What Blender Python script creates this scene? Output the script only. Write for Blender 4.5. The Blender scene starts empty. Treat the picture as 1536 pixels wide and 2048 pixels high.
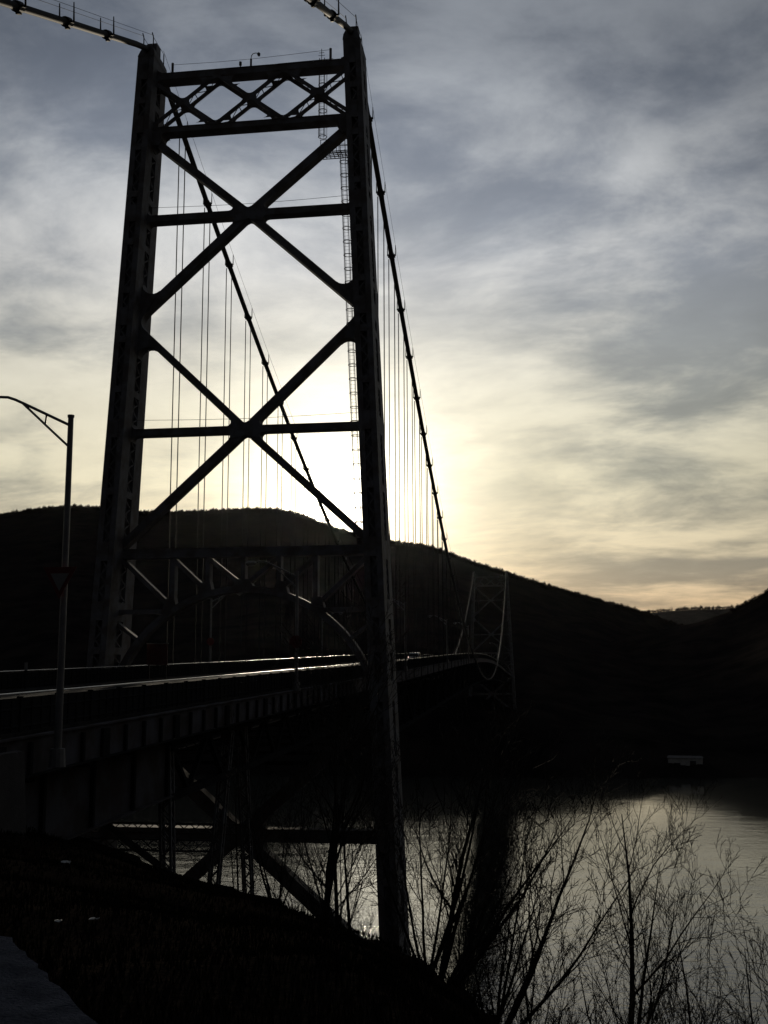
import bpy, math, random
import numpy as np
from mathutils import Vector, Matrix

# ------------------------------------------------------------------ camera, world, sun
scene = bpy.context.scene
COL = scene.collection
R = math.radians
CAM = Vector((22.41, -81.92, 0.0))
SUN = Vector((-0.17084, 0.97260, 0.15770)).normalized()      # direction towards the sun
cam_d = bpy.data.cameras.new('camera')
cam = bpy.data.objects.new('camera', cam_d)
COL.objects.link(cam)
cam_d.sensor_fit = 'VERTICAL'
cam_d.sensor_height = 24.0
cam_d.lens = 24.0 * 2146.96 / 2048
cam_d.clip_start = 0.2
cam_d.clip_end = 30000
_r = Vector((0.99052889, 0.13725629, -0.00363752)); _u = Vector((0.02368957, -0.14474399, 0.98918551)); _f = Vector((-0.13524542, 0.979903, 0.14662464))
m = Matrix(((_r.x, _u.x, -_f.x), (_r.y, _u.y, -_f.y), (_r.z, _u.z, -_f.z)))
cam.matrix_world = Matrix.Translation(CAM) @ m.to_4x4()
scene.camera = cam

scene.view_settings.view_transform = 'Standard'
scene.view_settings.look = 'None'
scene.view_settings.exposure = 0.0
scene.view_settings.gamma = 1.0
scene.cycles.max_bounces = 5
scene.cycles.transparent_max_bounces = 8

world = bpy.data.worlds.new("World")
scene.world = world
world.use_nodes = True
wt = world.node_tree
wt.nodes.clear()


class NB:
    """short-hand for building node trees"""
    def __init__(self, t): self.t = t
    def n(self, typ, **kw):
        nd = self.t.nodes.new(typ)
        for k, v in kw.items(): setattr(nd, k, v)
        return nd
    def set(self, sock, v):
        if isinstance(v, bpy.types.NodeSocket): self.t.links.new(v, sock)
        else: sock.default_value = v
    def math(self, op, a, b=0.0, c=0.0, clamp=False):
        nd = self.n('ShaderNodeMath', operation=op, use_clamp=clamp)
        self.set(nd.inputs[0], a); self.set(nd.inputs[1], b); self.set(nd.inputs[2], c)
        return nd.outputs[0]
    def vmath(self, op, a, b=(0, 0, 0)):
        nd = self.n('ShaderNodeVectorMath', operation=op)
        self.set(nd.inputs[0], a); self.set(nd.inputs[1], b)
        return nd.outputs['Value'] if op in ('DOT_PRODUCT', 'LENGTH') else nd.outputs[0]
    def scale(self, a, s):
        nd = self.n('ShaderNodeVectorMath', operation='SCALE')
        self.set(nd.inputs[0], a); self.set(nd.inputs['Scale'], s)
        return nd.outputs[0]
    def ramp(self, fac, stops, interp='LINEAR'):
        nd = self.n('ShaderNodeValToRGB')
        cr = nd.color_ramp; cr.interpolation = interp
        while len(cr.elements) < len(stops): cr.elements.new(0.5)
        for e, (p, c) in zip(cr.elements, stops):
            e.position = p; e.color = (c[0], c[1], c[2], 1) if isinstance(c, tuple) else (c, c, c, 1)
        self.set(nd.inputs[0], fac)
        return nd.outputs[0]
    def maprange(self, v, a, b, c, d, smooth=True):
        nd = self.n('ShaderNodeMapRange', interpolation_type='SMOOTHSTEP' if smooth else 'LINEAR')
        for i, x in enumerate((v, a, b, c, d)): self.set(nd.inputs[i], x)
        return nd.outputs[0]
    def noise(self, vec, scale, detail=4, rough=0.55, dist=0.0):
        nd = self.n('ShaderNodeTexNoise')
        self.set(nd.inputs['Vector'], vec)
        nd.inputs['Scale'].default_value = scale; nd.inputs['Detail'].default_value = detail
        nd.inputs['Roughness'].default_value = rough; nd.inputs['Distortion'].default_value = dist
        return nd.outputs['Fac']
    def mix(self, fac, a, b, blend='MIX'):
        nd = self.n('ShaderNodeMix', data_type='RGBA', blend_type=blend)
        self.set(nd.inputs[0], fac); self.set(nd.inputs[6], a); self.set(nd.inputs[7], b)
        return nd.outputs[2]


def build_sky():
    b = NB(wt)
    tc = b.n('ShaderNodeTexCoord')
    d = tc.outputs['Generated']
    sep = b.n('ShaderNodeSeparateXYZ'); b.set(sep.inputs[0], d)
    x, y, z = sep.outputs
    zc = b.math('MAXIMUM', z, 0.0)
    dot = b.vmath('DOT_PRODUCT', d, tuple(SUN))
    ang = b.math('MULTIPLY', b.math('ARCCOSINE', b.math('MINIMUM', dot, 0.999999)), 1 / math.pi)   # 0..1 = 0..180 deg
    D = lambda a: a / 180.0
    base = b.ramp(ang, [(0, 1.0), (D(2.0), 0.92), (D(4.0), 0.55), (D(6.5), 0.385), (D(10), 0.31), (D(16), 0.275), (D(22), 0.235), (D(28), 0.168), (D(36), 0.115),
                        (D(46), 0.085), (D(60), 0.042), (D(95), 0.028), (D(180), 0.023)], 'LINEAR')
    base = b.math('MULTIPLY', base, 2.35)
    elev = b.math('MULTIPLY', b.math('ARCSINE', zc), 2 / math.pi)                               # 0..1 = 0..90 deg
    E = lambda a: a / 90.0
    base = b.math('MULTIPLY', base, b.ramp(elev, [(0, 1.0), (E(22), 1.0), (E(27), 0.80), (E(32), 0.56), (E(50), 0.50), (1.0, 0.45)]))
    tint = b.ramp(elev, [(0, (1.02, 0.68, 0.40)), (E(3.4), (1.02, 0.76, 0.48)), (E(6), (1.04, 0.90, 0.64)), (E(10), (1.03, 0.965, 0.74)), (E(14), (1.02, 0.985, 0.83)),
                         (E(21), (0.97, 0.98, 0.99)), (E(32), (0.86, 0.95, 1.11)), (E(50), (0.80, 0.94, 1.16)), (1.0, (0.78, 0.93, 1.2))])
    # cloud layer: noise on a flat layer seen in perspective, so it streaks towards the horizon
    den = b.math('ADD', zc, 0.20)
    u = b.math('DIVIDE', x, den); v = b.math('DIVIDE', y, den)
    cmb = b.n('ShaderNodeCombineXYZ'); b.set(cmb.inputs[0], u); b.set(cmb.inputs[1], v)
    p = b.vmath('ADD', cmb.outputs[0], (CLOUD_SEED[0], CLOUD_SEED[1], CLOUD_SEED[2]))
    warp = b.n('ShaderNodeTexNoise'); b.set(warp.inputs['Vector'], p); warp.inputs['Scale'].default_value = 0.9; warp.inputs['Detail'].default_value = 3
    wv = b.scale(b.vmath('SUBTRACT', warp.outputs['Color'], (0.5, 0.5, 0.5)), 0.45)
    q = b.vmath('ADD', p, wv)
    mp = b.n('ShaderNodeMapping'); b.set(mp.inputs['Vector'], q); mp.inputs['Rotation'].default_value = (0, 0, R(-14)); mp.inputs['Scale'].default_value = (0.75, 1.0, 1.0)
    big = b.noise(mp.outputs[0], 1.25, 4, 0.5)
    mid = b.noise(mp.outputs[0], 3.2, 8, 0.62, 0.12)
    fine = b.noise(mp.outputs[0], 7.0, 8, 0.62, 0.2)
    mass = b.math('ADD', b.math('ADD', b.math('MULTIPLY', big, 0.60), b.math('MULTIPLY', mid, 0.36)), b.math('MULTIPLY', fine, 0.07))
    dark = b.maprange(mass, 0.465, 0.615, 0.0, 1.0)
    wisp = b.maprange(b.math('ADD', b.math('MULTIPLY', mid, 0.6), b.math('MULTIPLY', fine, 0.4)), 0.33, 0.67, 1.13, 0.88, False)
    near = b.maprange(ang, D(3), D(17), 0.10, 1.0)                  # close to the sun the glare burns through the cloud
    dk = b.math('MULTIPLY', dark, near)
    cloud = b.mix(dk, (1.08, 1.07, 1.035, 1), (0.465, 0.51, 0.58, 1))
    c = b.mix(1.0, tint, cloud, 'MULTIPLY')
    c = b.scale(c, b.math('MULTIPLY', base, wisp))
    # the sun behind thin cloud
    glow = b.ramp(ang, [(0, 1.0), (D(1.2), 0.6), (D(2.4), 0.2), (D(3.6), 0.075), (D(5.5), 0.025), (D(8.5), 0.0)], 'EASE')
    c = b.vmath('ADD', c, b.scale((1.0, 0.93, 0.80), b.math('MULTIPLY', b.math('MULTIPLY', glow, wisp), 5.0)))
    # under the horizon the dome is dull earth
    c = b.mix(b.maprange(z, -0.06, 0.0, 0.0, 1.0), (0.02, 0.018, 0.015, 1), c)
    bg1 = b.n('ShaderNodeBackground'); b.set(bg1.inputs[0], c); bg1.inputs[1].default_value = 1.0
    sky = b.n('ShaderNodeTexSky')
    sky.sky_type = 'NISHITA'; sky.sun_disc = False
    sky.sun_elevation = math.asin(SUN.z); sky.sun_rotation = math.atan2(SUN.x, SUN.y) % (2 * math.pi)
    sky.dust_density = 3.0
    bg2 = b.n('ShaderNodeBackground'); b.set(bg2.inputs[0], sky.outputs[0]); bg2.inputs[1].default_value = 0.05
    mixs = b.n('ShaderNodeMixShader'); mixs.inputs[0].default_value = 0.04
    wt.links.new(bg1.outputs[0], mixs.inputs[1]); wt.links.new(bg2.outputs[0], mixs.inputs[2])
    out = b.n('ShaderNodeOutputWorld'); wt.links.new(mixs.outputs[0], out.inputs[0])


CLOUD_SEED = (45.1, 1.5, 1.3)
build_sky()

sl = bpy.data.lights.new('sun', 'SUN')
sl.energy = 2.0; sl.angle = R(3.0); sl.color = (1.0, 0.86, 0.66)
so = bpy.data.objects.new('sun', sl); COL.objects.link(so)
so.rotation_euler = (-SUN).to_track_quat('-Z', 'Y').to_euler()

# ------------------------------------------------------------------ helpers
rnd = random.Random(7)


def tag(o, label=None, cat=None, group=None, kind=None):
    if label: o['label'] = label
    if cat: o['category'] = cat
    if group: o['group'] = group
    if kind: o['kind'] = kind
    return o


def thing(name, label, cat, loc=(0, 0, 0), group=None, rz=0.0):
    o = bpy.data.objects.new(name, None); COL.objects.link(o)
    o.location = loc; o.rotation_euler = (0, 0, rz); o.empty_display_size = 0.5
    return tag(o, label, cat, group)


def copy_tree(o, parent=None):
    c = o.copy(); COL.objects.link(c)
    c.parent = parent
    for ch in list(o.children): copy_tree(ch, c)
    return c


class MB:
    """collects shapes and links them as ONE mesh object; vertices are given in world space and stored relative to org"""
    def __init__(self, org=(0, 0, 0)):
        self.v = []; self.f = []; self.org = Vector(org)
    def add(self, vs, fs):
        k = len(self.v); self.v += [tuple(p) for p in vs]; self.f += [tuple(i + k for i in f) for f in fs]
    def hexa(self, a, b):
        self.add(list(a) + list(b), [(3, 2, 1, 0), (4, 5, 6, 7), (0, 1, 5, 4), (1, 2, 6, 5), (2, 3, 7, 6), (3, 0, 4, 7)])
    def box(self, x0, x1, y0, y1, z0, z1):
        self.hexa([(x0, y0, z0), (x1, y0, z0), (x1, y1, z0), (x0, y1, z0)], [(x0, y0, z1), (x1, y0, z1), (x1, y1, z1), (x0, y1, z1)])
    def bar(self, p0, p1, w, d, wdir=(1, 0, 0)):
        p0 = Vector(p0); p1 = Vector(p1); t = (p1 - p0).normalized(); a = Vector(wdir)
        a = (a - t * a.dot(t))
        if a.length < 1e-5: a = t.orthogonal()
        a.normalize(); c = t.cross(a)
        q = [a * (-w / 2) + c * (-d / 2), a * (w / 2) + c * (-d / 2), a * (w / 2) + c * (d / 2), a * (-w / 2) + c * (d / 2)]
        self.hexa([p0 + s for s in q], [p1 + s for s in q])
    def tube(self, pts, rad, n=8, cap=True):
        pts = [Vector(p) for p in pts]
        if not isinstance(rad, (list, tuple)): rad = [rad] * len(pts)
        t0 = (pts[1] - pts[0]).normalized(); a = t0.orthogonal().normalized()
        vs = []
        for i, p in enumerate(pts):
            t = (pts[min(i + 1, len(pts) - 1)] - pts[max(i - 1, 0)]).normalized()
            a = (a - t * a.dot(t)).normalized(); c = t.cross(a)
            for k in range(n):
                w = 2 * math.pi * k / n
                vs.append(p + (a * math.cos(w) + c * math.sin(w)) * rad[i])
        fs = []
        for i in range(len(pts) - 1):
            for k in range(n):
                k2 = (k + 1) % n
                fs.append((i * n + k, i * n + k2, (i + 1) * n + k2, (i + 1) * n + k))
        if cap:
            fs.append(tuple(range(n - 1, -1, -1))); fs.append(tuple(range((len(pts) - 1) * n, len(pts) * n)))
        self.add(vs, fs)
    def prism(self, poly, off):
        """poly: list of 3-D points; extruded by vector off, centred"""
        o = Vector(off) / 2; n = len(poly)
        vs = [Vector(p) - o for p in poly] + [Vector(p) + o for p in poly]
        fs = [tuple(range(n - 1, -1, -1)), tuple(range(n, 2 * n))] + [(i, (i + 1) % n, n + (i + 1) % n, n + i) for i in range(n)]
        self.add(vs, fs)
    def build(self, name, mat, parent=None, smooth=False):
        me = bpy.data.meshes.new(name)
        o = self.org
        me.from_pydata([(p[0] - o.x, p[1] - o.y, p[2] - o.z) for p in self.v], [], self.f)
        me.update()
        if smooth:
            for p in me.polygons: p.use_smooth = True
        if mat: me.materials.append(mat)
        ob = bpy.data.objects.new(name, me); COL.objects.link(ob)
        if parent: ob.parent = parent
        elif o.length > 0: ob.location = o
        return ob


# ------------------------------------------------------------------ materials
def material(name, col, rough=0.6, metal=0.0, var=0.25, nscale=2.0, bump=0.0, col2=None, bscale=20.0, spec=0.5):
    mt = bpy.data.materials.new(name); mt.use_nodes = True
    b = NB(mt.node_tree); bs = mt.node_tree.nodes['Principled BSDF']
    tc = b.n('ShaderNodeTexCoord')
    nz = b.noise(tc.outputs['Object'], nscale, 6, 0.6)
    c2 = col2 or tuple(c * (1 - var) for c in col)
    cc = b.mix(b.maprange(nz, 0.35, 0.65, 0, 1), (*col, 1), (*c2, 1))
    mt.node_tree.links.new(cc, bs.inputs['Base Color'])
    bs.inputs['Roughness'].default_value = rough; bs.inputs['Metallic'].default_value = metal
    bs.inputs['Specular IOR Level'].default_value = spec
    if bump > 0:
        bp = b.n('ShaderNodeBump'); bp.inputs['Strength'].default_value = bump; bp.inputs['Distance'].default_value = 0.1
        b.set(bp.inputs['Height'], b.noise(tc.outputs['Object'], bscale, 5, 0.6))
        mt.node_tree.links.new(bp.outputs[0], bs.inputs['Normal'])
    return mt


M = {}
M['steel'] = material('painted_steel', (0.20, 0.205, 0.225), 0.7, 0, 0.3, 0.8, 0.08, (0.125, 0.112, 0.108), spec=0.25)
M['cable'] = material('cable_wrap', (0.065, 0.065, 0.065), 0.7, 0, 0.3, 1.5, spec=0.2)
M['rope'] = material('steel_rope', (0.035, 0.035, 0.035), 0.8, 0, 0.3, 1.0, spec=0.15)
M['girder'] = material('girder_paint', (0.13, 0.13, 0.15), 0.9, 0, 0.25, 0.7, 0.05, (0.08, 0.07, 0.068), spec=0.05)
M['galv'] = material('galvanised_steel', (0.24, 0.24, 0.25), 0.45, 0.3, 0.2, 3.0)
M['rail'] = material('rail_steel', (0.30, 0.30, 0.30), 0.30, 0.8, 0.25, 2.0)
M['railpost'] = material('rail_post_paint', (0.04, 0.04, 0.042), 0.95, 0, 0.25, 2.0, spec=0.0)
M['concrete'] = material('weathered_concrete', (0.13, 0.125, 0.12), 0.95, 0, 0.3, 0.5, 0.2, (0.075, 0.07, 0.07), spec=0.1)
M['asphalt'] = material('asphalt', (0.03, 0.03, 0.032), 0.95, 0, 0.3, 1.2, 0.25, None, 60, spec=0.06)
M['walk'] = material('old_walkway', (0.06, 0.058, 0.056), 0.95, 0, 0.3, 0.8, 0.2, (0.035, 0.034, 0.034), spec=0.0)
M['shoulder'] = material('worn_asphalt', (0.075, 0.088, 0.125), 0.95, 0, 0.35, 2.5, 0.9, (0.04, 0.048, 0.07), 40, spec=0.0)
M['line_white'] = material('road_paint_white', (0.5, 0.5, 0.48), 0.7, 0, 0.2, 4)
M['line_yellow'] = material('road_paint_yellow', (0.45, 0.30, 0.05), 0.7, 0, 0.2, 4)
M['soil'] = material('leaf_litter_soil', (0.018, 0.014, 0.011), 1.0, 0, 0.4, 0.7, 0.7, (0.010, 0.008, 0.007), 6, 0.0)
M['grass'] = material('dry_winter_grass', (0.022, 0.018, 0.012), 1.0, 0, 0.4, 0.4, 0, (0.012, 0.012, 0.008), 20, 0.0)
M['hill'] = material('winter_woodland', (0.026, 0.021, 0.019), 1.0, 0, 0.4, 0.035, 0.8, (0.011, 0.010, 0.010), 0.09, 0.0)
M['wood'] = material('ridge_trees', (0.030, 0.024, 0.020), 1.0, 0, 0.3, 0.02, 0.0, None, 20, 0.0)
M['bark'] = material('bark', (0.045, 0.038, 0.032), 0.9, 0, 0.35, 4.0, 0.4, None, 30, 0.2)
M['red'] = material('sign_red', (0.12, 0.012, 0.012), 0.5, 0, 0.1, 3)
M['white'] = material('sign_white', (0.22, 0.22, 0.22), 0.5, 0, 0.1, 3)
M['brown'] = material('sign_maroon', (0.12, 0.04, 0.045), 0.6, 0, 0.2, 3)
M['signback'] = material('sign_back', (0.05, 0.045, 0.045), 0.5, 0.3, 0.2, 3)
M['carpaint'] = material('silver_car_paint', (0.42, 0.43, 0.45), 0.25, 0.5, 0.05, 1.0)
M['black'] = material('black_rubber', (0.02, 0.02, 0.02), 0.8, 0, 0.2, 5)
M['glass'] = material('dark_glass', (0.02, 0.022, 0.025), 0.05, 0, 0.1, 1)
M['paper'] = material('paper', (0.6, 0.6, 0.58), 0.8, 0, 0.15, 8)
M['pale_wall'] = material('pale_siding', (0.42, 0.41, 0.40), 0.7, 0, 0.2, 0.6)
M['roof'] = material('dark_roof', (0.05, 0.045, 0.045), 0.8, 0, 0.3, 0.8)
M['lens'] = material('lamp_lens', (0.5, 0.5, 0.48), 0.15, 0, 0.1, 3)


def emit(name, col, s):
    mt = bpy.data.materials.new(name); mt.use_nodes = True
    bs = mt.node_tree.nodes['Principled BSDF']
    bs.inputs['Base Color'].default_value = (*[c * 0.4 for c in col], 1)
    bs.inputs['Emission Color'].default_value = (*col, 1); bs.inputs['Emission Strength'].default_value = s
    return mt


M['tail'] = emit('tail_light', (1.0, 0.72, 0.62), 1.6)

mt = bpy.data.materials.new('river_water'); mt.use_nodes = True
b = NB(mt.node_tree); bs = mt.node_tree.nodes['Principled BSDF']
bs.inputs['Base Color'].default_value = (0.045, 0.045, 0.038, 1)
bs.inputs['Roughness'].default_value = 0.06; bs.inputs['IOR'].default_value = 1.6
tc = b.n('ShaderNodeTexCoord')
mpw = b.n('ShaderNodeMapping'); b.set(mpw.inputs['Vector'], tc.outputs['Object']); mpw.inputs['Scale'].default_value = (0.6, 1, 1); mpw.inputs['Rotation'].default_value = (0, 0, 0.3)
h1 = b.noise(mpw.outputs[0], 0.9, 4, 0.6)
h2 = b.noise(mpw.outputs[0], 0.12, 3, 0.5)
patch = b.maprange(b.noise(mpw.outputs[0], 0.012, 3, 0.5), 0.35, 0.65, 0.45, 1.0)
hh = b.math('ADD', b.math('MULTIPLY', h1, patch), b.math('MULTIPLY', h2, 1.6))
bp = b.n('ShaderNodeBump'); bp.inputs['Distance'].default_value = 0.2
sepw = b.n('ShaderNodeSeparateXYZ'); b.set(sepw.inputs[0], tc.outputs['Object'])
b.set(bp.inputs['Strength'], b.maprange(sepw.outputs[1], -270.0, 60.0, 0.70, 0.04))
b.set(bp.inputs['Height'], hh); mt.node_tree.links.new(bp.outputs[0], bs.inputs['Normal'])
M['water'] = mt

# ------------------------------------------------------------------ shared dimensions of the bridge
SPAN = 497.4
WATER = -47.0
ZA, ZB, ZC, ZD, ZE, ZF, ZG = 49.97, 45.14, 37.34, 28.47, 19.16, 9.31, -12.2
ZS = 52.89
XC = 8.70                       # cable plane
HP = 7.95                       # hanger spacing


def legx(z): return 8.70 + 0.0427 * (ZS - z)
def legd(z): return 1.565 + 0.0189 * (ZS - z)
LA = 0.712


def road_z(y):
    if y > SPAN / 2: y = SPAN - y
    if y <= 0: return -0.70 + 0.02 * y
    h = SPAN / 2; t = y / h
    return -0.70 * (1 - 3 * t * t + 2 * t ** 3) + 0.02 * h * (t - 2 * t * t + t ** 3) + 3.5 * (3 * t * t - 2 * t ** 3)


def cable_z(y):
    zmid = 5.0 if False else -2.627
    if y < 0: return ZS + 0.489 * y
    if y > SPAN: return ZS - 0.489 * (y - SPAN)
    return zmid + (ZS - zmid) * (1 - 2 * y / SPAN) ** 2


# ------------------------------------------------------------------ terrain
B_L = [-40, -11.8, -3, 1.2, 3.45, 6.0, 8.07, 9.68, 13.4, 17.6, 22.7, 27.4, 45, 70]
T_L = [0.60, 0.52, 0.42, 0.345, 0.296, 0.267, 0.246, 0.236, 0.207, 0.184, 0.146, 0.118, 0.11, 0.10]
D_L = [17, 18, 20, 22, 24, 26, 28, 30, 33, 37, 42, 48, 60, 60]


def sstep(a, b_, x):
    t = min(1, max(0, (x - a) / (b_ - a))); return t * t * (3 - 2 * t)


def wob(x, y, s):
    return math.sin(x * s + 1.3) * math.cos(y * s * 1.17 - 0.4) + 0.5 * math.sin(x * s * 2.3 - y * s * 1.9 + 2.0) + 0.25 * math.sin(x * s * 5.1 + y * s * 4.3)


def ground_z(x, y):
    dx, dy = x - CAM.x, y - CAM.y
    r = math.hypot(dx, dy)
    be = math.degrees(math.atan2(-dx, dy))
    bc = min(70, max(-40, be))
    t = float(np.interp(bc, B_L, T_L)); d = float(np.interp(bc, B_L, D_L))
    zl = -t * d
    rf = min(6.9, 1.72 / t * 0.90)
    if r < rf: z = -1.72
    elif r < d: z = -1.72 + (zl + 1.72) * (r - rf) / (d - rf)
    else: z = max(-53.0, zl - 0.12 * (r - d) - 0.72 * max(0, r - d - 2.5))
    zb = -1.72 if r < 30 else -1.72 + 0.62 * (r - 30) - 0.0004 * (r - 30) ** 2
    w = sstep(62, 100, abs(be))
    z = z * (1 - w) + zb * w
    if abs(x) < 8.9 and y < -57: z = max(z, -2.6)
    if abs(x) < 9.5 and y < -55: z = min(z, max(-2.6, road_z(y) - 0.6)) if y < -57 else z
    return z + (0.10 * wob(x, y, 0.55) * min(1, r / 14) if r > 7 else 0.0)


def build_ground():
    na = 300
    rs = [0.0] + [0.8 * 1.06 ** i for i in range(115)]
    rs = [q for q in rs if q < 620]
    vs = [(CAM.x, CAM.y, -1.72)]; fs = []
    for r in rs[1:]:
        for k in range(na):
            a = 2 * math.pi * k / na
            x = CAM.x + r * math.sin(a); y = CAM.y + r * math.cos(a)
            vs.append((x, y, ground_z(x, y)))
    for k in range(na): fs.append((0, 1 + (k + 1) % na, 1 + k))
    for i in range(len(rs) - 2):
        for k in range(na):
            k2 = (k + 1) % na; a = 1 + i * na
            fs.append((a + k, a + k2, a + na + k2, a + na + k))
    mb = MB(); mb.v = vs; mb.f = fs
    tag(mb.build('ground', M['soil'], smooth=True), kind='structure')


build_ground()

mb = MB((0, 300, WATER)); s = 9000
mb.add([(-s, -300, WATER), (s, -300, WATER), (s, 9000, WATER), (-s, 9000, WATER)], [(0, 1, 2, 3)])
tag(mb.build('river', M['water']), kind='structure')


def hash2(a, b_): return (math.sin(a * 127.1 + b_ * 311.7) * 43758.5453) % 1.0




def px_be(px): return 7.858 + math.degrees(math.atan((768 - px) / 2147))


def sight(px, py):
    """direction of a surveyed sight line (picture units 1536 x 2048)"""
    return (_f + _r * ((px - 768) / 2146.96) - _u * ((py - 1024) / 2146.96)).normalized()


def ridge_from_px(lst):
    """skyline as bearing (degrees left of the bridge axis) and tangent of elevation"""
    out = []
    for px, py in lst:
        if -900 < px < 2200:
            d = sight(px, py); out.append((math.degrees(math.atan2(-d.x, d.y)), d.z / math.hypot(d.x, d.y)))
        else: out.append((px_be(px), (1341.1 - py) / 2147))
    out.sort()
    return [o[0] for o in out], [o[1] for o in out]


SKY_MAIN = ridge_from_px([(-900, 1090), (-400, 1050), (0, 1032), (50, 1024), (100, 1018), (150, 1015), (210, 1018), (280, 1026), (340, 1027), (430, 1024), (480, 1021), (545, 1021), (580, 1027),
                          (610, 1035), (640, 1048), (660, 1056), (690, 1064), (720, 1073), (780, 1086), (850, 1094), (900, 1109), (960, 1132), (1020, 1150), (1100, 1176), (1200, 1203),
                          (1280, 1225), (1340, 1247), (1420, 1275), (1520, 1300), (1700, 1330), (2100, 1350), (2600, 1350)])
SKY_RIGHT = ridge_from_px([(700, 1352), (1000, 1345), (1120, 1330), (1200, 1290), (1270, 1268), (1340, 1256), (1400, 1243), (1460, 1223), (1500, 1204), (1536, 1184), (1700, 1110), (2000, 1010), (2600, 900), (3600, 880)])
SKY_FAR = ridge_from_px([(900, 1300), (1150, 1245), (1290, 1227), (1340, 1222), (1400, 1219), (1450, 1218), (1480, 1217), (1560, 1222), (1800, 1240), (2200, 1260)])


def hill_surface(name, skyline, b0, b1, d_ridge, d_shore, nb, zbase, rough, mat=None, sx=1.0, forest=None):
    """a hill mass: slopes up from the shore to its skyline and falls away behind it"""
    prof = [0, 0.04, 0.09, 0.16, 0.25, 0.36, 0.48, 0.6, 0.72, 0.82, 0.9, 0.95, 0.98, 1.0, 1.03, 1.08, 1.2, 1.5, 2.0]
    bs_ = [b0 + (b1 - b0) * i / nb for i in range(nb + 1)]
    vs = []; ridge = []
    for be in bs_:
        a = math.radians(be); tn = float(np.interp(be, skyline[0], skyline[1]))
        dr = d_ridge(be); ds = d_shore(be)
        zr = tn * dr
        for t in prof:
            dd = ds + (dr - ds) * t
            if t <= 1:
                z = zbase + (zr - zbase) * (0.14 * min(1, t / 0.05) * (1 - t) + t ** 1.22)
                z = min(z, tn * dd * (0.995 if t < 1 else 1) if tn > 0 and t > 0.6 else z)
            else: z = zr - (zr - zbase) * min(1, (t - 1) * 1.0) * 0.8
            x = CAM.x - math.sin(a) * dd; y = CAM.y + math.cos(a) * dd
            if 0.06 < t < 0.93 or t > 1.05: z += rough * wob(x, y, 0.013) * (1 if t < 1 else .3) - rough * 1.2
            vs.append((x, y, z))
        ridge.append((be, dr, zr))
    n = len(prof); fs = []
    for i in range(nb):
        for k in range(n - 1):
            fs.append((i * n + k, i * n + k + 1, (i + 1) * n + k + 1, (i + 1) * n + k))
    mb = MB(); mb.v = vs; mb.f = fs
    return tag(mb.build(name, mat or M['hill'], smooth=True), kind='structure')


D_MAIN = lambda be: 1500 + 250 * sstep(0, 25, be) + 250 * sstep(0, -14, be)
def shore(be): return (405 - CAM.y) / math.cos(math.radians(be)) * (1 + 0.006 * math.sin(be * 1.7) + 0.004 * math.sin(be * 4.1 + 1))
hill_surface('hill', SKY_MAIN, -50, 62, D_MAIN, lambda be: shore(max(-50, min(50, be))), 330, WATER - 3, 6)
hill_surface('hill', SKY_RIGHT, -62, 4.0, lambda be: 1150, lambda be: min(940, shore(be) + 75), 160, WATER - 3, 5)
hill_surface('far_hill', SKY_FAR, -35, 4, lambda be: 5200, lambda be: 2600, 120, WATER - 3, 8)


def ridge_wood(name, skyline, b0, b1, dist, n, hmin, hmax, depth, seed, nsl=16):
    """bare woodland along a skyline: thin trunks with sprays of twigs"""
    g = random.Random(seed); vs = []; fs = []
    for i in range(n):
        be = g.uniform(b0, b1); a = math.radians(be)
        tn = float(np.interp(be, skyline[0], skyline[1])); dr = dist(be)
        dd = dr + g.uniform(-depth, depth * 0.5)
        x = CAM.x - math.sin(a) * dd; y = CAM.y + math.cos(a) * dd
        z0 = tn * min(dd, dr) - (abs(dd - dr) * 0.03) - 2.0
        clump = 0.5 + 0.5 * math.sin(be * 9.0 + 2 * math.sin(be * 3.3)) * math.sin(be * 23.0)
        H = g.uniform(hmin, hmax) * (0.65 + 0.55 * clump)
        sc = dr / 1500.0
        wd = H * g.uniform(0.28, 0.5)
        for k in range(nsl):
            if k == 0: p0 = Vector((x, y, z0)); p1 = p0 + Vector((g.uniform(-1, 1), g.uniform(-1, 1), H * 0.6)); w = 0.22 * sc
            else:
                an = g.uniform(0, 6.283); rr = wd * math.sqrt(g.random()); f = g.uniform(0.25, 0.75)
                p0 = Vector((x + math.cos(an) * rr * .5, y + math.sin(an) * rr * .5, z0 + H * f))
                top = H * (1.0 - 0.45 * (rr / wd) ** 2) * g.uniform(0.8, 1.0)
                p1 = Vector((x + math.cos(an) * rr * 1.1, y + math.sin(an) * rr * 1.1, z0 + max(H * f * 0.9, top))); w = g.uniform(0.07, 0.20) * sc
            s_ = Vector((math.cos(a), math.sin(a), 0)) * w
            if abs((p1 - p0).normalized().x) > 0.8: s_ = Vector((0, 0, w))
            q = len(vs); vs += [tuple(p0 - s_), tuple(p0 + s_), tuple(p1 + s_ * 0.4), tuple(p1 - s_ * 0.4)]; fs.append((q, q + 1, q + 2, q + 3))
    mb = MB(); mb.v = vs; mb.f = fs
    return mb.build(name, M['wood'])


tag(ridge_wood('woodland', SKY_MAIN, -14, 30, D_MAIN, 7500, 5, 9.5, 60, 3, 20), 'bare winter trees along the crest of the dark hill behind the bridge', 'trees', kind='stuff')
tag(ridge_wood('woodland', SKY_RIGHT, -30, -10, lambda be: 1150, 2200, 4, 7.5, 45, 5, 18), 'bare trees on the slope of the hill at the right edge', 'trees', kind='stuff')
tag(ridge_wood('woodland', SKY_FAR, -16, -3, lambda be: 5200, 900, 12, 25, 150, 6), 'faint trees on the distant ridge in the valley gap', 'trees', kind='stuff')


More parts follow.
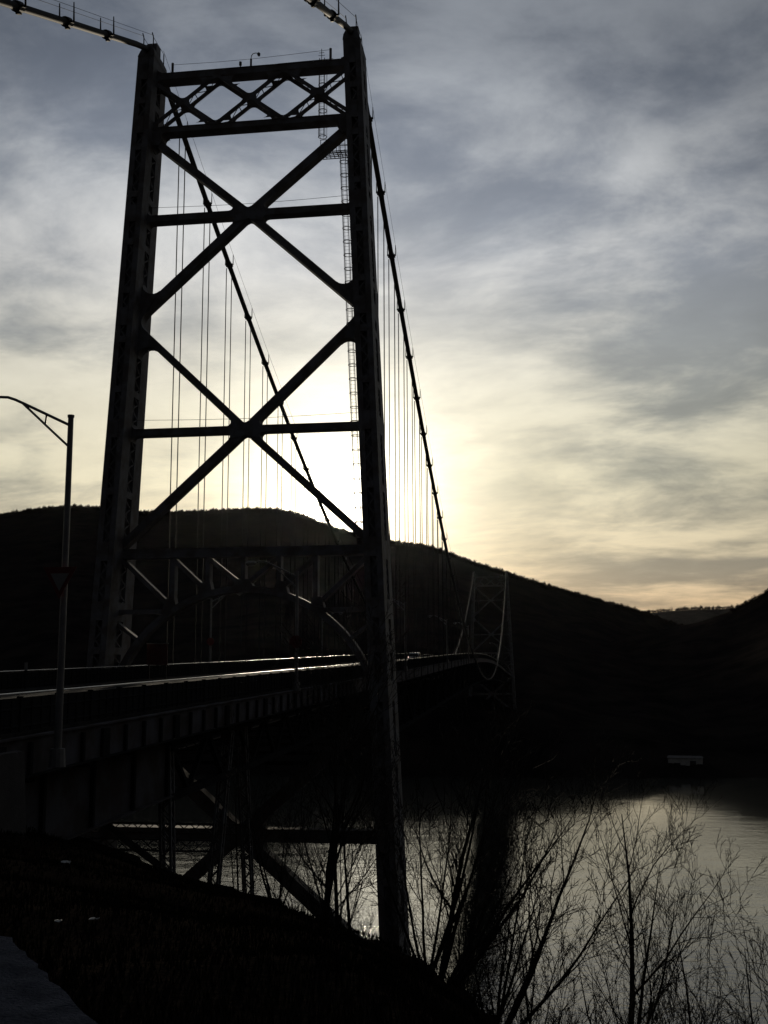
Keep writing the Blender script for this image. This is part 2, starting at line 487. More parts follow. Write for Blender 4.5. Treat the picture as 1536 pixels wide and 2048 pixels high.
# ------------------------------------------------------------------ tower
def gusset(cx, cz, members, r):
    """outline (x,z) of a node plate with rounded corners between the members (angle in degrees, half width)"""
    ms = sorted((math.radians(a) % (2 * math.pi), h) for a, h in members)
    n = len(ms); out = []
    for i in range(n):
        a0, h0 = ms[i]; a1, h1 = ms[(i + 1) % n]
        g = (a1 - a0) % (2 * math.pi)
        if g > math.radians(172) or g < 0.05: continue
        d0 = Vector((math.cos(a0), math.sin(a0))); d1 = Vector((math.cos(a1), math.sin(a1)))
        n0 = Vector((-d0.y, d0.x)) * h0; n1 = Vector((d1.y, -d1.x)) * h1
        den = d0.x * d1.y - d0.y * d1.x
        w = n1 - n0
        t = (w.x * d1.y - w.y * d1.x) / den
        P = n0 + d0 * t
        L = r / math.tan(g / 2)
        c = P + (d0 + d1).normalized() * (r / math.sin(g / 2))
        A = P + d0 * L; B = P + d1 * L
        va = A - c; vb = B - c
        ang0 = math.atan2(va.y, va.x); dl = (math.atan2(vb.y, vb.x) - ang0 + math.pi) % (2 * math.pi) - math.pi
        for k in range(9):
            th = ang0 + dl * k / 8
            q = c + Vector((math.cos(th), math.sin(th))) * r
            out.append((cx + q.x, cz + q.y))
    return out


def build_tower():
    base = WATER - 3.0
    T = thing('bridge_tower', 'dark steel bridge tower in the foreground, tall portal with crossed braces against the sunset', 'bridge tower', (0, 0, base), 'steel towers of the suspension bridge')
    O = (0, 0, base)
    St = M['steel']
    zt = 51.35; zb = base + 6.0
    lev = [ZA, ZB, ZC, ZD, ZE, ZF, 4.7, -1.5, ZG, -22.5]
    for s in (-1, 1):
        mb = MB(O)
        def corner(z, ux, uy):
            X = s * legx(z); D = legd(z); wy = 0.37 * 2 * D
            x0 = X + ux * LA; x1 = X + ux * (LA - 0.46); y0 = uy * D; y1 = uy * (D - wy)
            xs = sorted((x0, x1)); ys = sorted((y0, y1))
            return [(xs[0], ys[0], z), (xs[1], ys[0], z), (xs[1], ys[1], z), (xs[0], ys[1], z)]
        for ux in (-1, 1):
            for uy in (-1, 1):
                mb.hexa(corner(zb, ux, uy), corner(zt, ux, uy))
        def core(z):
            X = s * legx(z); D = legd(z) - 0.42; a = LA - 0.30
            return [(X - a, -D, z), (X + a, -D, z), (X + a, D, z), (X - a, D, z)]
        mb.hexa(core(zb), core(zt - 0.02))
        # tie plates
        zz = zb; plates = []
        while zz < zt - 1: plates.append((zz, 0.55)); zz += 4.15
        plates = [p for p in plates if min(abs(p[0] - q) for q in lev) > 1.4] + [(q, 1.5) for q in lev] + [(zt - 0.5, 1.9)]
        for zc, h in plates:
            z0, z1 = zc - h / 2, min(zt - 0.01, zc + h / 2)
            for uy in (-1, 1):
                f = lambda z: [(s * legx(z) - 0.26, uy * (legd(z) - 0.006) - 0.05, z), (s * legx(z) + 0.26, uy * (legd(z) - 0.006) - 0.05, z), (s * legx(z) + 0.26, uy * (legd(z) - 0.056) + 0.05, z), (s * legx(z) - 0.26, uy * (legd(z) - 0.056) + 0.05, z)]
                mb.hexa(f(z0), f(z1))
            for ux in (-1, 1):
                f = lambda z: [(s * legx(z) + ux * (LA - 0.03) - 0.025, -0.28 * legd(z), z), (s * legx(z) + ux * (LA - 0.03) + 0.025, -0.28 * legd(z), z), (s * legx(z) + ux * (LA - 0.03) + 0.025, 0.28 * legd(z), z), (s * legx(z) + ux * (LA - 0.03) - 0.025, 0.28 * legd(z), z)]
                mb.hexa(f(z0), f(z1))
        leg = mb.build('leg', St, T)
        # lacing bars
        ml = [MB(O) for _ in range(4)]
        z = zb; k = 0
        while z < zt - 1.2:
            z2 = z + 0.62; u = 1 if k % 2 else -1
            for uy in (-1, 1):
                ml[uy > 0].bar((s * legx(z) - u * 0.24, uy * (legd(z) - 0.06), z), (s * legx(z2) + u * 0.24, uy * (legd(z2) - 0.06), z2), 0.11, 0.03, (1, 0, 0))
            for ux in (-1, 1):
                ml[2 + (ux > 0)].bar((s * legx(z) + ux * (LA - 0.06), -u * 0.27 * legd(z), z), (s * legx(z2) + ux * (LA - 0.06), u * 0.27 * legd(z2), z2), 0.12, 0.03, (0, 1, 0))
            z = z2; k += 1
        for q in ml: q.build('lacing', St, leg)
        # saddle housing on top
        ms = MB(O)
        X = s * legx(zt); D = legd(zt)
        p0 = [(X - LA - 0.03, -D - 0.03, zt), (X + LA + 0.03, -D - 0.03, zt), (X + LA + 0.03, D + 0.03, zt), (X - LA - 0.03, D + 0.03, zt)]
        xs = s * XC
        p1 = [(xs - 0.62, -D + 0.05, 51.85), (xs + 0.62, -D + 0.05, 51.85), (xs + 0.62, D - 0.05, 51.85), (xs - 0.62, D - 0.05, 51.85)]
        p2 = [(xs - 0.34, -D + 0.15, 52.45), (xs + 0.34, -D + 0.15, 52.45), (xs + 0.34, D - 0.15, 52.45), (xs - 0.34, D - 0.15, 52.45)]
        ms.hexa(p0, p1); ms.hexa(p1, p2)
        ms.box(xs - 0.42, xs + 0.42, -0.5, 0.5, 52.3, 53.15)
        ms.build('saddle', St, leg)
        mf = MB(O)
        X = s * legx(zb); D = legd(zb)
        mf.hexa([(X - 2.6, -D - 2.2, base - 4), (X + 2.6, -D - 2.2, base - 4), (X + 2.6, D + 2.2, base - 4), (X - 2.6, D + 2.2, base - 4)],
                [(X - 1.9, -D - 1.3, zb + 0.2), (X + 1.9, -D - 1.3, zb + 0.2), (X + 1.9, D + 1.3, zb + 0.2), (X - 1.9, D + 1.3, zb + 0.2)])
        mf.build('pier', M['concrete'], leg)
    def strut(name, z, h, dep, hw=None):
        mb = MB(O); x = legx(z)
        # box with projecting flanges
        mb.box(-x, x, -dep / 2 + 0.04, dep / 2 - 0.04, z - h / 2 + 0.05, z + h / 2 - 0.05)
        mb.box(-x + 0.4, x - 0.4, -dep / 2, dep / 2, z + h / 2 - 0.052, z + h / 2)
        mb.box(-x + 0.4, x - 0.4, -dep / 2, dep / 2, z - h / 2, z - h / 2 + 0.052)
        return mb.build(name, St, T)
    strut('top_chord', ZA, 0.60, 1.26)
    strut('bottom_chord', ZB, 0.50, 1.22)
    for z in (ZC, ZE): strut('strut', z, 0.56, 1.05)
    strut('strut', ZG, 0.95, 1.25)
    def brace(name, p, q, w, dep, parent=T):
        mb = MB(O)
        mb.bar((p[0], 0, p[1]), (q[0], 0, q[1]), dep, w, (0, 1, 0))
        return mb.build(name, St, parent)
    def X_panel(zt_, zm, zb_, w, dd):
        for s in (-1, 1):
            brace('cross_brace', (-s * legx(zt_), zt_), (0, zm), w, dd + 0.02 * s)
            brace('cross_brace', (0, zm), (s * legx(zb_), zb_), w, dd + 0.02 * s)
    X_panel(ZB - 0.15, ZC, ZD, 0.60, 1.0)
    X_panel(ZD, ZE, ZF + 0.15, 0.60, 1.0)
    X_panel(-2.6, ZG, -22.4, 1.0, 1.15)
    X_panel(-22.6, -31.5, -40.5, 0.9, 1.1)
    def plate(pts, dep, y=0.0, name='gusset_plate'):
        mb = MB(O); mb.prism([(p[0], y, p[1]) for p in pts], (0, dep, 0)); return mb.build(name, St, T)
    def ang(p, q): return math.degrees(math.atan2(q[1] - p[1], q[0] - p[0]))
    # centre nodes of the crosses
    for zt_, zm, zb_, w, r in ((ZB - .15, ZC, ZD, .60, 0.30), (ZD, ZE, ZF + .15, .60, 0.30), (-2.6, ZG, -22.4, 1.0, 0.35)):
        h = 0.28 if zm > 0 else 0.47
        mem = [(0, h), (180, h)] + [(ang((0, zm), (s * legx(z)), 0) if False else ang((0, zm), (s * legx(z), z)), w / 2) for s in (-1, 1) for z in (zt_, zb_)]
        plate(gusset(0, zm, mem, r), 1.12 if zm > 0 else 1.30)
    for s in (-1, 1):
        X = s * legx(ZD)
        tilt = math.degrees(math.atan(0.0427)) * s
        plate(gusset(X, ZD, [(90 + tilt, LA), (270 + tilt, LA), (ang((X, ZD), (0, ZC)), 0.3), (ang((X, ZD), (0, ZE)), 0.3)], 0.9), 1.12)
        for z, h, r in ((ZC, 0.28, 0.35), (ZE, 0.28, 0.35), (ZG, 0.47, 0.5)):
            X = s * legx(z)
            plate(gusset(X, z, [(90 + tilt, LA), (270 + tilt, LA), (90 + s * 90, h)], r), 1.09 if z > 0 else 1.28)
        X = s * legx(ZB)
        plate(gusset(X, ZB, [(90 + tilt, LA), (270 + tilt, LA), (90 + s * 90, 0.31), (ang((X, ZB - .15), (0, ZC)), 0.3)], 0.35), 1.36)
        X = s * legx(ZA)
        plate(gusset(X, ZA, [(90 + tilt, LA), (270 + tilt, LA), (90 + s * 90, 0.36)], 0.35), 1.36)
    # top lattice truss: three crosses of paired bars with lacing between the pairs
    zu, zl = ZA - 0.25, ZB + 0.2
    xin = legx(ZA) - LA * 0.2
    nx = [-xin, -xin / 3, xin / 3, xin]
    for i in range(3):
        xa, xb = nx[i], nx[i + 1]; xm = (xa + xb) / 2; zm = (zu + zl) / 2
        for sgn in (-1, 1):
            p, q = ((xa, zu), (xb, zl)) if sgn < 0 else ((xa, zl), (xb, zu))
            mb = MB(O); o = 0.006 * sgn
            for yy in (-0.56, 0.56):
                mb.bar((p[0], yy + o, p[1]), (q[0], yy + o, q[1]), 0.14, 0.30, (0, 1, 0))
            n = 6; P = Vector((p[0], 0, p[1])); Q = Vector((q[0], 0, q[1]))
            for k in range(n + 1):
                c = P.lerp(Q, k / n)
                mb.bar(c + Vector((0, -0.5, 0)), c + Vector((0, 0.5, 0)), 0.06, 0.05, (1, 0, 0))
                if k < n:
                    c2 = P.lerp(Q, (k + 1) / n); u = 0.5 if k % 2 else -0.5
                    mb.bar(c + Vector((0, u, 0)), c2 + Vector((0, -u, 0)), 0.06, 0.04, (0, 0, 1))
            mb.build('lattice_brace', St, T)
        mem = [(ang((xm, zm), (x_, z_)), 0.14) for x_ in (xa, xb) for z_ in (zu, zl)]
        for yy in (-0.64, 0.64): plate(gusset(xm, zm, mem, 0.50), 0.05, yy)
        brace('node_post', (xm, zm - 0.28), (xm, zm + 0.28), 0.6, 1.2)
    for i in (1, 2):
        for z_, zo in ((zu, zl), (zl, zu)):
            mem = [(0, 0.2), (180, 0.2)] + [(ang((nx[i], z_), ((nx[i] + nx[j]) / 2, (zu + zl) / 2)), 0.14) for j in (i - 1, i + 1)]
            for yy in (-0.655, 0.655): plate(gusset(nx[i], z_, mem, 0.40), 0.04, yy)
    # portal: straight chord, arch below, spandrel posts and diagonals
    strut('portal_chord', ZF, 0.74, 1.05)
    RA = 10.5; zc = -4.35; th = 0.5
    arc_z = lambda x, r: zc + math.sqrt(max(0, r * r - x * x))
    mb = MB(O); n = 44; xe = legx(-1.0) - LA + 0.1
    def arcpts(r): return [(-xe + 2 * xe * k / n) for k in range(n + 1)]
    for k in range(n):
        xa = -xe + 2 * xe * k / n; xb = -xe + 2 * xe * (k + 1) / n
        a0, a1 = math.asin(max(-1, min(1, xa / RA))), math.asin(max(-1, min(1, xb / RA)))
        pts = [(RA * math.sin(a0), zc + RA * math.cos(a0)), (RA * math.sin(a1), zc + RA * math.cos(a1)), ((RA + th) * math.sin(a1), zc + (RA + th) * math.cos(a1)), ((RA + th) * math.sin(a0), zc + (RA + th) * math.cos(a0))]
        mb.hexa([(p[0], -0.5, p[1]) for p in pts], [(p[0], 0.5, p[1]) for p in pts])
    arch = mb.build('portal_arch', St, T)
    for x in (-5.75, -2.87, 0, 2.87, 5.75):
        brace('portal_post', (x, arc_z(x, RA + 0.3)), (x, ZF - 0.3), 0.40 if abs(x) > 3 else 0.34, 0.8)
    for s in (-1, 1):
        xs = [legx(ZF) - 0.6, 5.75, 2.87, 0]
        for i in range(3):
            xo, xi = xs[i], xs[i + 1]
            brace('portal_brace', (s * xo, ZF - 0.45), (s * xi, arc_z(xi, RA + 0.45)), 0.34, 0.72 + 0.02 * i)
        brace('portal_brace', (s * legx(4.7), 4.7), (s * 6.0, 4.7), 0.34, 0.78)
        brace('portal_brace', (s * legx(4.0), 4.2), (s * 8.4, 2.4), 0.26, 0.66)
        for xi, r in ((5.75, .5), (2.87, .4)):
            z_ = arc_z(xi, RA + 0.42)
            plate([(s * (xi - 0.42), z_ - 0.1), (s * (xi + 0.75), z_ - 0.25), (s * (xi + 0.5), z_ + 0.75), (s * (xi - 0.2), z_ + 0.85)], 0.86)
    plate([(-0.9, arc_z(0.9, RA + 0.35)), (0.9, arc_z(0.9, RA + 0.35)), (0.45, arc_z(0, RA + .4) + 0.62), (-0.45, arc_z(0, RA + .4) + 0.62)], 0.86)
    # hand lines above the struts
    for z in (ZC + 1.2, ZE + 1.15):
        mb = MB(O); x = legx(z) - LA
        pts = [(-x + 2 * x * k / 12, 0, z - 0.18 * math.sin(math.pi * k / 12)) for k in range(13)]
        mb.tube(pts, 0.018, 5); mb.build('hand_line', M['rope'], T)
    # hardware on the top chord
    zc_ = ZA + 0.36
    mb = MB(O)
    for x, h in ((-6.99, 1.15), (6.73, 1.3)):
        mb = MB(O); mb.tube([(x, 0, zc_), (x, 0, zc_ + h)], 0.11, 8); mb.build('end_post', St, T)
    mb = MB(O); mb.tube([(-6.95, 0, zc_ + 1.0), (-3, 0, zc_ + 0.93), (0, 0, zc_ + 0.95), (3, 0, zc_ + 1.05), (6.7, 0, zc_ + 1.2)], 0.015, 4)
    mb.tube([(2.2, 0.3, zc_ + 0.5), (6.9, 0.3, zc_ + 0.55)], 0.025, 5)
    for x in (2.2, 3.6, 5.1): mb.tube([(x, 0.3, zc_), (x, 0.3, zc_ + 0.52)], 0.02, 4)
    mb.build('hand_line', M['rope'], T)
    mb = MB(O); mb.tube([(-1.03, 0, zc_), (-1.03, 0, zc_ + 0.45)], 0.05, 8); mb.tube([(-1.03, 0, zc_ + 0.45), (-1.03, 0, zc_ + 0.75)], 0.12, 8)
    mb.build('beacon', St, T)
    mb = MB(O); mb.tube([(-0.11, 0, zc_), (-0.11, 0, zc_ + 0.95)], 0.09, 8)
    mb.tube([(-0.11, 0, zc_ + 0.9), (-0.08, 0, zc_ + 1.25), (0.06, 0, zc_ + 1.42), (0.3, 0, zc_ + 1.46), (0.5, 0, zc_ + 1.40)], 0.035, 6)
    lm = mb.build('tower_lamp', St, T)
    mb = MB(O); mb.tube([(0.52, 0, zc_ + 1.45), (0.55, 0, zc_ + 1.36), (0.58, 0, zc_ + 1.18)], [0.09, 0.15, 0.10], 10); mb.build('lamp_head', St, lm)
    # mast and ladder beside the right leg, on the river side of the frame
    mb = MB(O); mb.tube([(5.8, 0.85, zc_ - 0.4), (5.8, 0.85, 52.2)], 0.03, 6)
    for dz, w in ((0.2, 0.28), (0.45, 0.22)): mb.tube([(5.8 - w, 0.85, 51.4 + dz), (5.8 + w, 0.85, 51.4 + dz)], 0.02, 4)
    mb.build('mast', St, T)
    def caged_ladder(z0, z1, xf, y, cage0, cage1):
        rungs = MB(O)
        for sx in (-0.21, 0.21): rungs.tube([(xf(z0) + sx, y, z0), (xf(z1) + sx, y, z1)], 0.035, 5)
        z = z0
        while z < z1: rungs.tube([(xf(z) - 0.21, y, z), (xf(z) + 0.21, y, z)], 0.012, 4, False); z += 0.3
        ld = rungs.build('ladder', St, T)
        cg = MB(O); z = cage0
        while z <= cage1 + 0.01:
            pts = [(xf(z) + 0.36 * math.cos(a), y + 0.05 + 0.36 * (1 + math.sin(a)), z) for a in [2 * math.pi * k / 14 for k in range(15)]]
            cg.tube(pts, 0.034, 4, False); z += 1.17
        for k in range(7):
            a = math.pi * (-0.15 + 1.3 * k / 6)
            cg.tube([(xf(q) + 0.36 * math.cos(a), y + 0.41 + 0.36 * math.sin(a), q) for q in (cage0, cage1)], 0.014, 4, False)
        cg.build('ladder_cage', St, ld)
    caged_ladder(44.2, 51.3, lambda z: 5.86, 0.75, 44.4, 50.9)
    caged_ladder(9.0, 44.6, lambda z: legx(z) - LA - 0.98 + 0.2, 0.85, 10.5, 42.3)
    mb = MB(O)
    xa, xb = 5.75, legx(43) - LA + 0.1
    for yy in (0.6, 0.95, 1.25, 1.55, 1.9): mb.box(xa, xb, yy - .03, yy + .03, 42.74, 42.80)
    for k in range(9): x = xa + (xb - xa) * k / 8; mb.box(x - .03, x + .03, 0.57, 1.93, 42.803, 42.84)
    for yy in (0.65, 1.85):
        mb.tube([(xa, yy, 43.85), (xb, yy, 43.85)], 0.03, 5); mb.tube([(xa, yy, 43.3), (xb, yy, 43.3)], 0.025, 5)
        for x in (xa + 0.05, (xa + xb) / 2, xb - 0.05): mb.tube([(x, yy, 42.8), (x, yy, 43.85)], 0.03, 5)
    mb.build('ladder_platform', St, T)
    return T


tower = build_tower()
far_tower = copy_tree(tower)
far_tower.location = (0, SPAN, WATER - 3.0)
far_tower['label'] = 'small distant bridge tower of pale crossed steel against the dark hill across the river'


# ------------------------------------------------------------------ main cables and hangers
def build_cable(s, label):
    C = thing('main_cable', label, 'bridge cable', (s * XC, 0, road_z(0)), 'main cables of the suspension bridge')
    O = C.location
    ys = [-112 + 4 * i for i in range(28)] + [-0.6, 0, 0.6] + [SPAN * i / 160 for i in range(1, 160)] + [SPAN - .6, SPAN, SPAN + 0.6] + [SPAN + 4 * i for i in range(1, 26)]
    ys = sorted(y for y in ys if not (0.6 < abs(y) < 1.5 or 0.6 < abs(y - SPAN) < 1.5))
    def cz(y):
        z = cable_z(y)
        return z - 0.15 if abs(y) < 0.7 or abs(y - SPAN) < .7 else z
    mb = MB(O); mb.tube([(s * XC, y, cz(y)) for y in ys], 0.245, 12); mb.build('cable', M['cable'], C, True)
    bands = [-9.9 - 6.9 * i for i in range(14)] + [HP * i for i in range(1, 62)]
    bm = sm = None
    off = 0.42
    for y in bands:
        z = cz(y); dz = (cz(y + 0.5) - cz(y - 0.5)); ta = math.atan(dz)
        big = 1.25 if y < 0 else 1.0
        if bm is None:
            mbb = MB(); mbb.tube([(0, -0.35, 0), (0, -0.33, 0), (0, 0.33, 0), (0, 0.35, 0)], [0.255, 0.29, 0.29, 0.255], 12)
            mbb.box(-0.38, 0.38, -0.22, 0.22, -0.07, 0.04); mbb.box(-0.09, 0.09, -0.22, 0.22, -0.36, -0.2)
            o = mbb.build('cable_band', M['cable'], C); bm = o
            mst = MB(); mst.tube([(0, 0, 0.0), (0, 0, 1.15)], [0.06, 0.035], 6); sp = mst.build('stanchion', M['cable'], o); sm = sp
            sps = [sp, sp.copy()]; COL.objects.link(sps[1])
        else:
            o = bm.copy(); COL.objects.link(o)
            sps = [sm.copy(), sm.copy()]
            for q in sps: COL.objects.link(q)
        o.parent = C; o.location = (0, y - O.y, z - O.z); o.rotation_euler = (ta, 0, 0); o.scale = (big, 1, big)
        for q, sx in zip(sps, (-off, off)):
            q.parent = o; q.location = (sx, 0, 0.0); q.rotation_euler = (-ta, 0, 0); q.scale = (1, 1, 1)
    for sx in (-off, off):
        for rng in ([-108 + 4 * i for i in range(27)] + [-1.2], [1.2] + [HP * i for i in range(1, 62)] + [SPAN - 1.5]):
            m2 = MB(O); m2.tube([(s * XC + sx, y, cable_z(y) + 1.12) for y in rng], 0.016, 4); m2.build('hand_rope', M['rope'], C)
    # fittings beside the saddle
    m3 = MB(O)
    for sx in (-off, off):
        m3.tube([(s * XC + sx, -1.3, 52.2), (s * XC + sx, -1.3, 53.2), (s * XC + sx, -1.6, 53.45)], 0.05, 6)
        m3.tube([(s * XC + sx, 1.3, 52.2), (s * XC + sx, 1.3, 53.2)], 0.05, 6)
        m3.tube([(s * XC + sx, -1.3, 53.2), (s * XC + sx, 1.3, 53.2)], 0.02, 4)
    m3.build('rope_anchor', M['rope'], C)
    return C


build_cable(-1, 'left main cable with its backstay running up out of the top left corner')
build_cable(1, 'right main cable sweeping down in front of the open sky right of the near tower')

ORD = ['first', 'second', 'third', 'fourth', 'fifth', 'sixth', 'seventh', 'eighth', 'ninth', 'tenth', 'eleventh', 'twelfth', 'thirteenth', 'fourteenth', 'fifteenth', 'sixteenth']
mr = MB(); mr.tube([(0, 0, 0), (0, 0, 1)], 0.052, 6)
rope0 = mr.build('rope', M['rope'])
first_rope = True
for s in (-1, 1):
    side = 'left' if s < 0 else 'right'
    for i in range(1, 62):
        y = HP * i
        zt = cable_z(y) - 0.35; zb = road_z(y) - 1.1
        if zt - zb < 0.8: continue
        if i <= 12: lab = 'thin paired hanger ropes, %s out from the near tower on the %s cable' % (ORD[i - 1], side)
        else: lab = 'short thin hanger ropes on the far dark stretch of the %s cable' % side
        H = thing('hanger', lab, 'hanger', (s * XC, y, zb), 'hangers on the %s main cable' % side)
        for sx in (-0.29, 0.29):
            if first_rope: r_ = rope0; first_rope = False
            else: r_ = rope0.copy(); COL.objects.link(r_)
            r_.parent = H; r_.location = (sx, 0, 0); r_.scale = (1, 1, zt - zb)


# ------------------------------------------------------------------ decks, road, rails
FX = 8.62


def strip(mb, x0, x1, zo0, zo1, ys):
    for a, c in zip(ys[:-1], ys[1:]):
        za, zc = road_z(a), road_z(c)
        mb.hexa([(x0, a, za + zo0), (x1, a, za + zo0), (x1, c, zc + zo0), (x0, c, zc + zo0)], [(x0, a, za + zo1), (x1, a, za + zo1), (x1, c, zc + zo1), (x0, c, zc + zo1)])


def yr(a, c, n): return [a + (c - a) * i / n for i in range(n + 1)]


def build_deck(name, label, y0, y1, n, truss, stiff):
    D = thing(name, label, 'bridge deck', (0, y0, road_z(y0) - 1.0), None)
    O = D.location
    ys = yr(y0, y1, n)
    mb = MB(O); strip(mb, -FX + 0.02, FX - 0.02, -0.32, -0.05, ys); mb.build('deck_slab', M['concrete'], D)
    for s in (-1, 1):
        mb = MB(O)
        x = s * FX
        strip(mb, min(x, x - s * 0.03), max(x, x - s * 0.03), -1.0, 0.0, ys)
        m2 = MB(O); strip(m2, min(x + s * .12, x - s * 0.2), max(x + s * .12, x - s * 0.2), -1.06, -1.0, ys); m2.build('bottom_flange', M['railpost'], D)
        strip(mb, min(x + s * .10, x - s * 0.2), max(x + s * .10, x - s * 0.2), 0.0, 0.05, ys)
        mb.build('fascia_girder', M['girder'], D)
        if stiff:
            y = y0 + 0.8; k = 0
            while y < y1 - .3:
                z = road_z(y); w = 0.16 if k % 4 else 0.55; mb = MB(O)
                mb.box(min(x + s * 0.004, x + s * .10), max(x + s * .004, x + s * .10), y - w / 2, y + w / 2, z - 0.99, z - 0.12); y += 1.75; k += 1
                mb.build('stiffener', M['railpost'], D)
    if stiff:
        y = y0 + 3.4
        while y < y1:
            mb = MB(O); mb.box(-8.35, 8.35, y - .15, y + .15, road_z(y) - 1.3, road_z(y) - .34); mb.build('floor_beam', M['railpost'], D); y += 4.0
    if truss:
        P = HP
        k0 = int(math.ceil(y0 / P)); nodes = [y0 + (y1 - y0) * i / round((y1 - y0) / P) for i in range(round((y1 - y0) / P) + 1)]
        dep = truss
        for s in (-1, 1):
            x = s * 7.9
            mb = MB(O)
            for a, c in zip(nodes[:-1], nodes[1:]):
                mb.bar((x, a, road_z(a) - 1.4), (x, c, road_z(c) - 1.4), 0.45, 0.45, (1, 0, 0))
                mb.bar((x, a, road_z(a) - dep), (x, c, road_z(c) - dep), 0.45, 0.40, (1, 0, 0))
            for i, a in enumerate(nodes):
                mb.bar((x, a, road_z(a) - 1.3), (x, a, road_z(a) - dep), 0.30, 0.30, (1, 0, 0))
                if i + 1 < len(nodes):
                    c = nodes[i + 1]
                    if i % 2: mb.bar((x, a, road_z(a) - 1.4), (x, c, road_z(c) - dep), 0.28, 0.28, (1, 0, 0))
                    else: mb.bar((x, a, road_z(a) - dep), (x, c, road_z(c) - 1.4), 0.28, 0.28, (1, 0, 0))
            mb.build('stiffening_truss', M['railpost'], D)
        for i, a in enumerate(nodes):
            mb = MB(O); mb.box(-8.45, 8.45, a - 0.18, a + 0.18, road_z(a) - 1.36, road_z(a) - 0.34); mb.box(-9.1, 9.1, a - 0.10, a + 0.10, road_z(a) - 1.42, road_z(a) - 1.22); mb.build('floor_beam', M['railpost'], D)
            mb = MB(O); mb.bar((-7.9, a, road_z(a) - dep), (7.9, a, road_z(a) - dep), 0.3, 0.3, (0, 1, 0)); mb.build('bottom_strut', M['railpost'], D)
        mb = MB(O)
        for xx in (-6.2, -4.1, -2.05, 0, 2.05, 4.1, 6.2): strip(mb, xx - .12, xx + .12, -0.95, -0.33, yr(y0, y1, 126))
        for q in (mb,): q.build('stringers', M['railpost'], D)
    return D


build_deck('bridge_deck', 'long main span deck with pale edge girder between the two towers', 0.0, SPAN, 126, 6.2, False)
build_deck('approach_deck', 'approach deck with stiffened edge girder left of the near tower', -56.0, -0.02, 28, 0, True)
build_deck('approach_deck', 'approach deck behind the far tower on the dark hillside', SPAN + 0.02, SPAN + 190, 40, 0, False)

mb = MB(); strip(mb, -6.4, 6.4, -0.04, 0.0, yr(-150, SPAN + 190, 220)); tag(mb.build('road', M['asphalt']), kind='structure')
for nm, xs, mat in (('yellow_line', (-0.14, 0.14), 'line_yellow'), ('white_line', (-5.9, 5.9), 'line_white')):
    mb = MB()
    for x in xs:
        ys = yr(-150, SPAN + 190, 220)
        for a, c in zip(ys[:-1], ys[1:]):
            mb.add([(x - .05, a, road_z(a) + .004), (x + .05, a, road_z(a) + .004), (x + .05, c, road_z(c) + .004), (x - .05, c, road_z(c) + .004)], [(0, 1, 2, 3)])
    tag(mb.build('road_marking', M[mat]), kind='structure')
for s in (-1, 1):
    mb = MB(); x0, x1 = sorted((s * 6.42, s * 8.45)); strip(mb, x0, x1, -0.04, 0.15, yr(-150, SPAN + 190, 220))
    tag(mb.build('sidewalk', M['walk']), kind='structure')

for s in (-1, 1):
    side = 'right' if s > 0 else 'left'
    y0, y1 = -78.0, SPAN + 120
    Rl = thing('bridge_railing', ('near railing with a bright top rail along the right edge of the road' if s > 0 else 'far railing along the left edge of the road beyond the car lanes'), 'railing', (s * 8.32, y0, road_z(y0)), 'railings along the bridge road')
    O = Rl.location; x = s * 8.32
    ys = yr(y0, y1, 260)
    mb = MB(O)
    mb.tube([(x, y, road_z(y) + 1.20) for y in ys], 0.030, 8)
    mb.build('top_rail', M['rail'], Rl, True)
    mb = MB(O)
    mb.tube([(x, y, road_z(y) + 0.30) for y in ys], 0.05, 6); mb.tube([(x, y, road_z(y) + 0.78) for y in ys], 0.05, 6)
    mb.build('lower_rail', M['railpost'], Rl, True)
    mb = MB(); mb.box(-0.07, 0.07, -0.06, 0.06, -0.02, 1.12)
    post = None; rest = MB(O); y = y0 + 0.5; k = 0
    while y < y1:
        if k < 96:
            if post is None: post = mb.build('post', M['railpost'], Rl); q = post
            else: q = post.copy(); COL.objects.link(q); q.parent = Rl
            q.location = (0, y - O.y, road_z(y) - O.z)
        else: rest.box(x - .07, x + .07, y - .06, y + .06, road_z(y) - .02, road_z(y) + 1.12)
        y += 2.4; k += 1
    tag(rest.build('post', M['railpost'], Rl), kind='stuff')
    pk = MB(O)
    strip(pk, x - .02, x + .02, 0.16, 1.08, ys)
    y = y0
    while y < y1:
        z = road_z(y)
        for sx in (-1, 1): pk.box(*sorted((x + sx * .0205, x + sx * .05)), y - .04, y + .04, z + .17, z + 1.07)
        y += 0.6 if y < 120 else 1.2
    pk.build('panel', M['railpost'], Rl)

# abutment, retaining wall and trestles of the approach
A = thing('abutment', 'dark concrete abutment under the start of the approach deck', 'abutment', (0, -56.5, -9))
mb = MB(A.location)
mb.box(-9.2, 9.05, -57.6, -55.2, -10, -3.05); mb.build('bearing_wall', M['concrete'], A)
mb = MB(A.location)
mb.hexa([(9.05, -57.6, -10), (9.9, -57.6, -10), (9.9, -55.2, -10), (9.05, -55.2, -10)], [(9.05, -57.6, -2.0), (9.35, -57.6, -2.0), (9.35, -55.2, -2.0), (9.05, -55.2, -2.0)])
mb.build('pilaster', M['concrete'], A)
Wl = thing('retaining_wall', 'pale concrete retaining wall with pilasters holding the road at the left edge', 'wall', (9.0, -68, -6))
mb = MB(Wl.location)
ys = yr(-100, -57.62, 21)
for a, c in zip(ys[:-1], ys[1:]):
    mb.hexa([(8.72, a, -7), (9.06, a, -7), (9.06, c, -7), (8.72, c, -7)], [(8.72, a, road_z(a) - .02), (9.0, a, road_z(a) - .02), (9.0, c, road_z(c) - .02), (8.72, c, road_z(c) - .02)])
mb.build('wall_face', M['concrete'], Wl)
y = -60.4
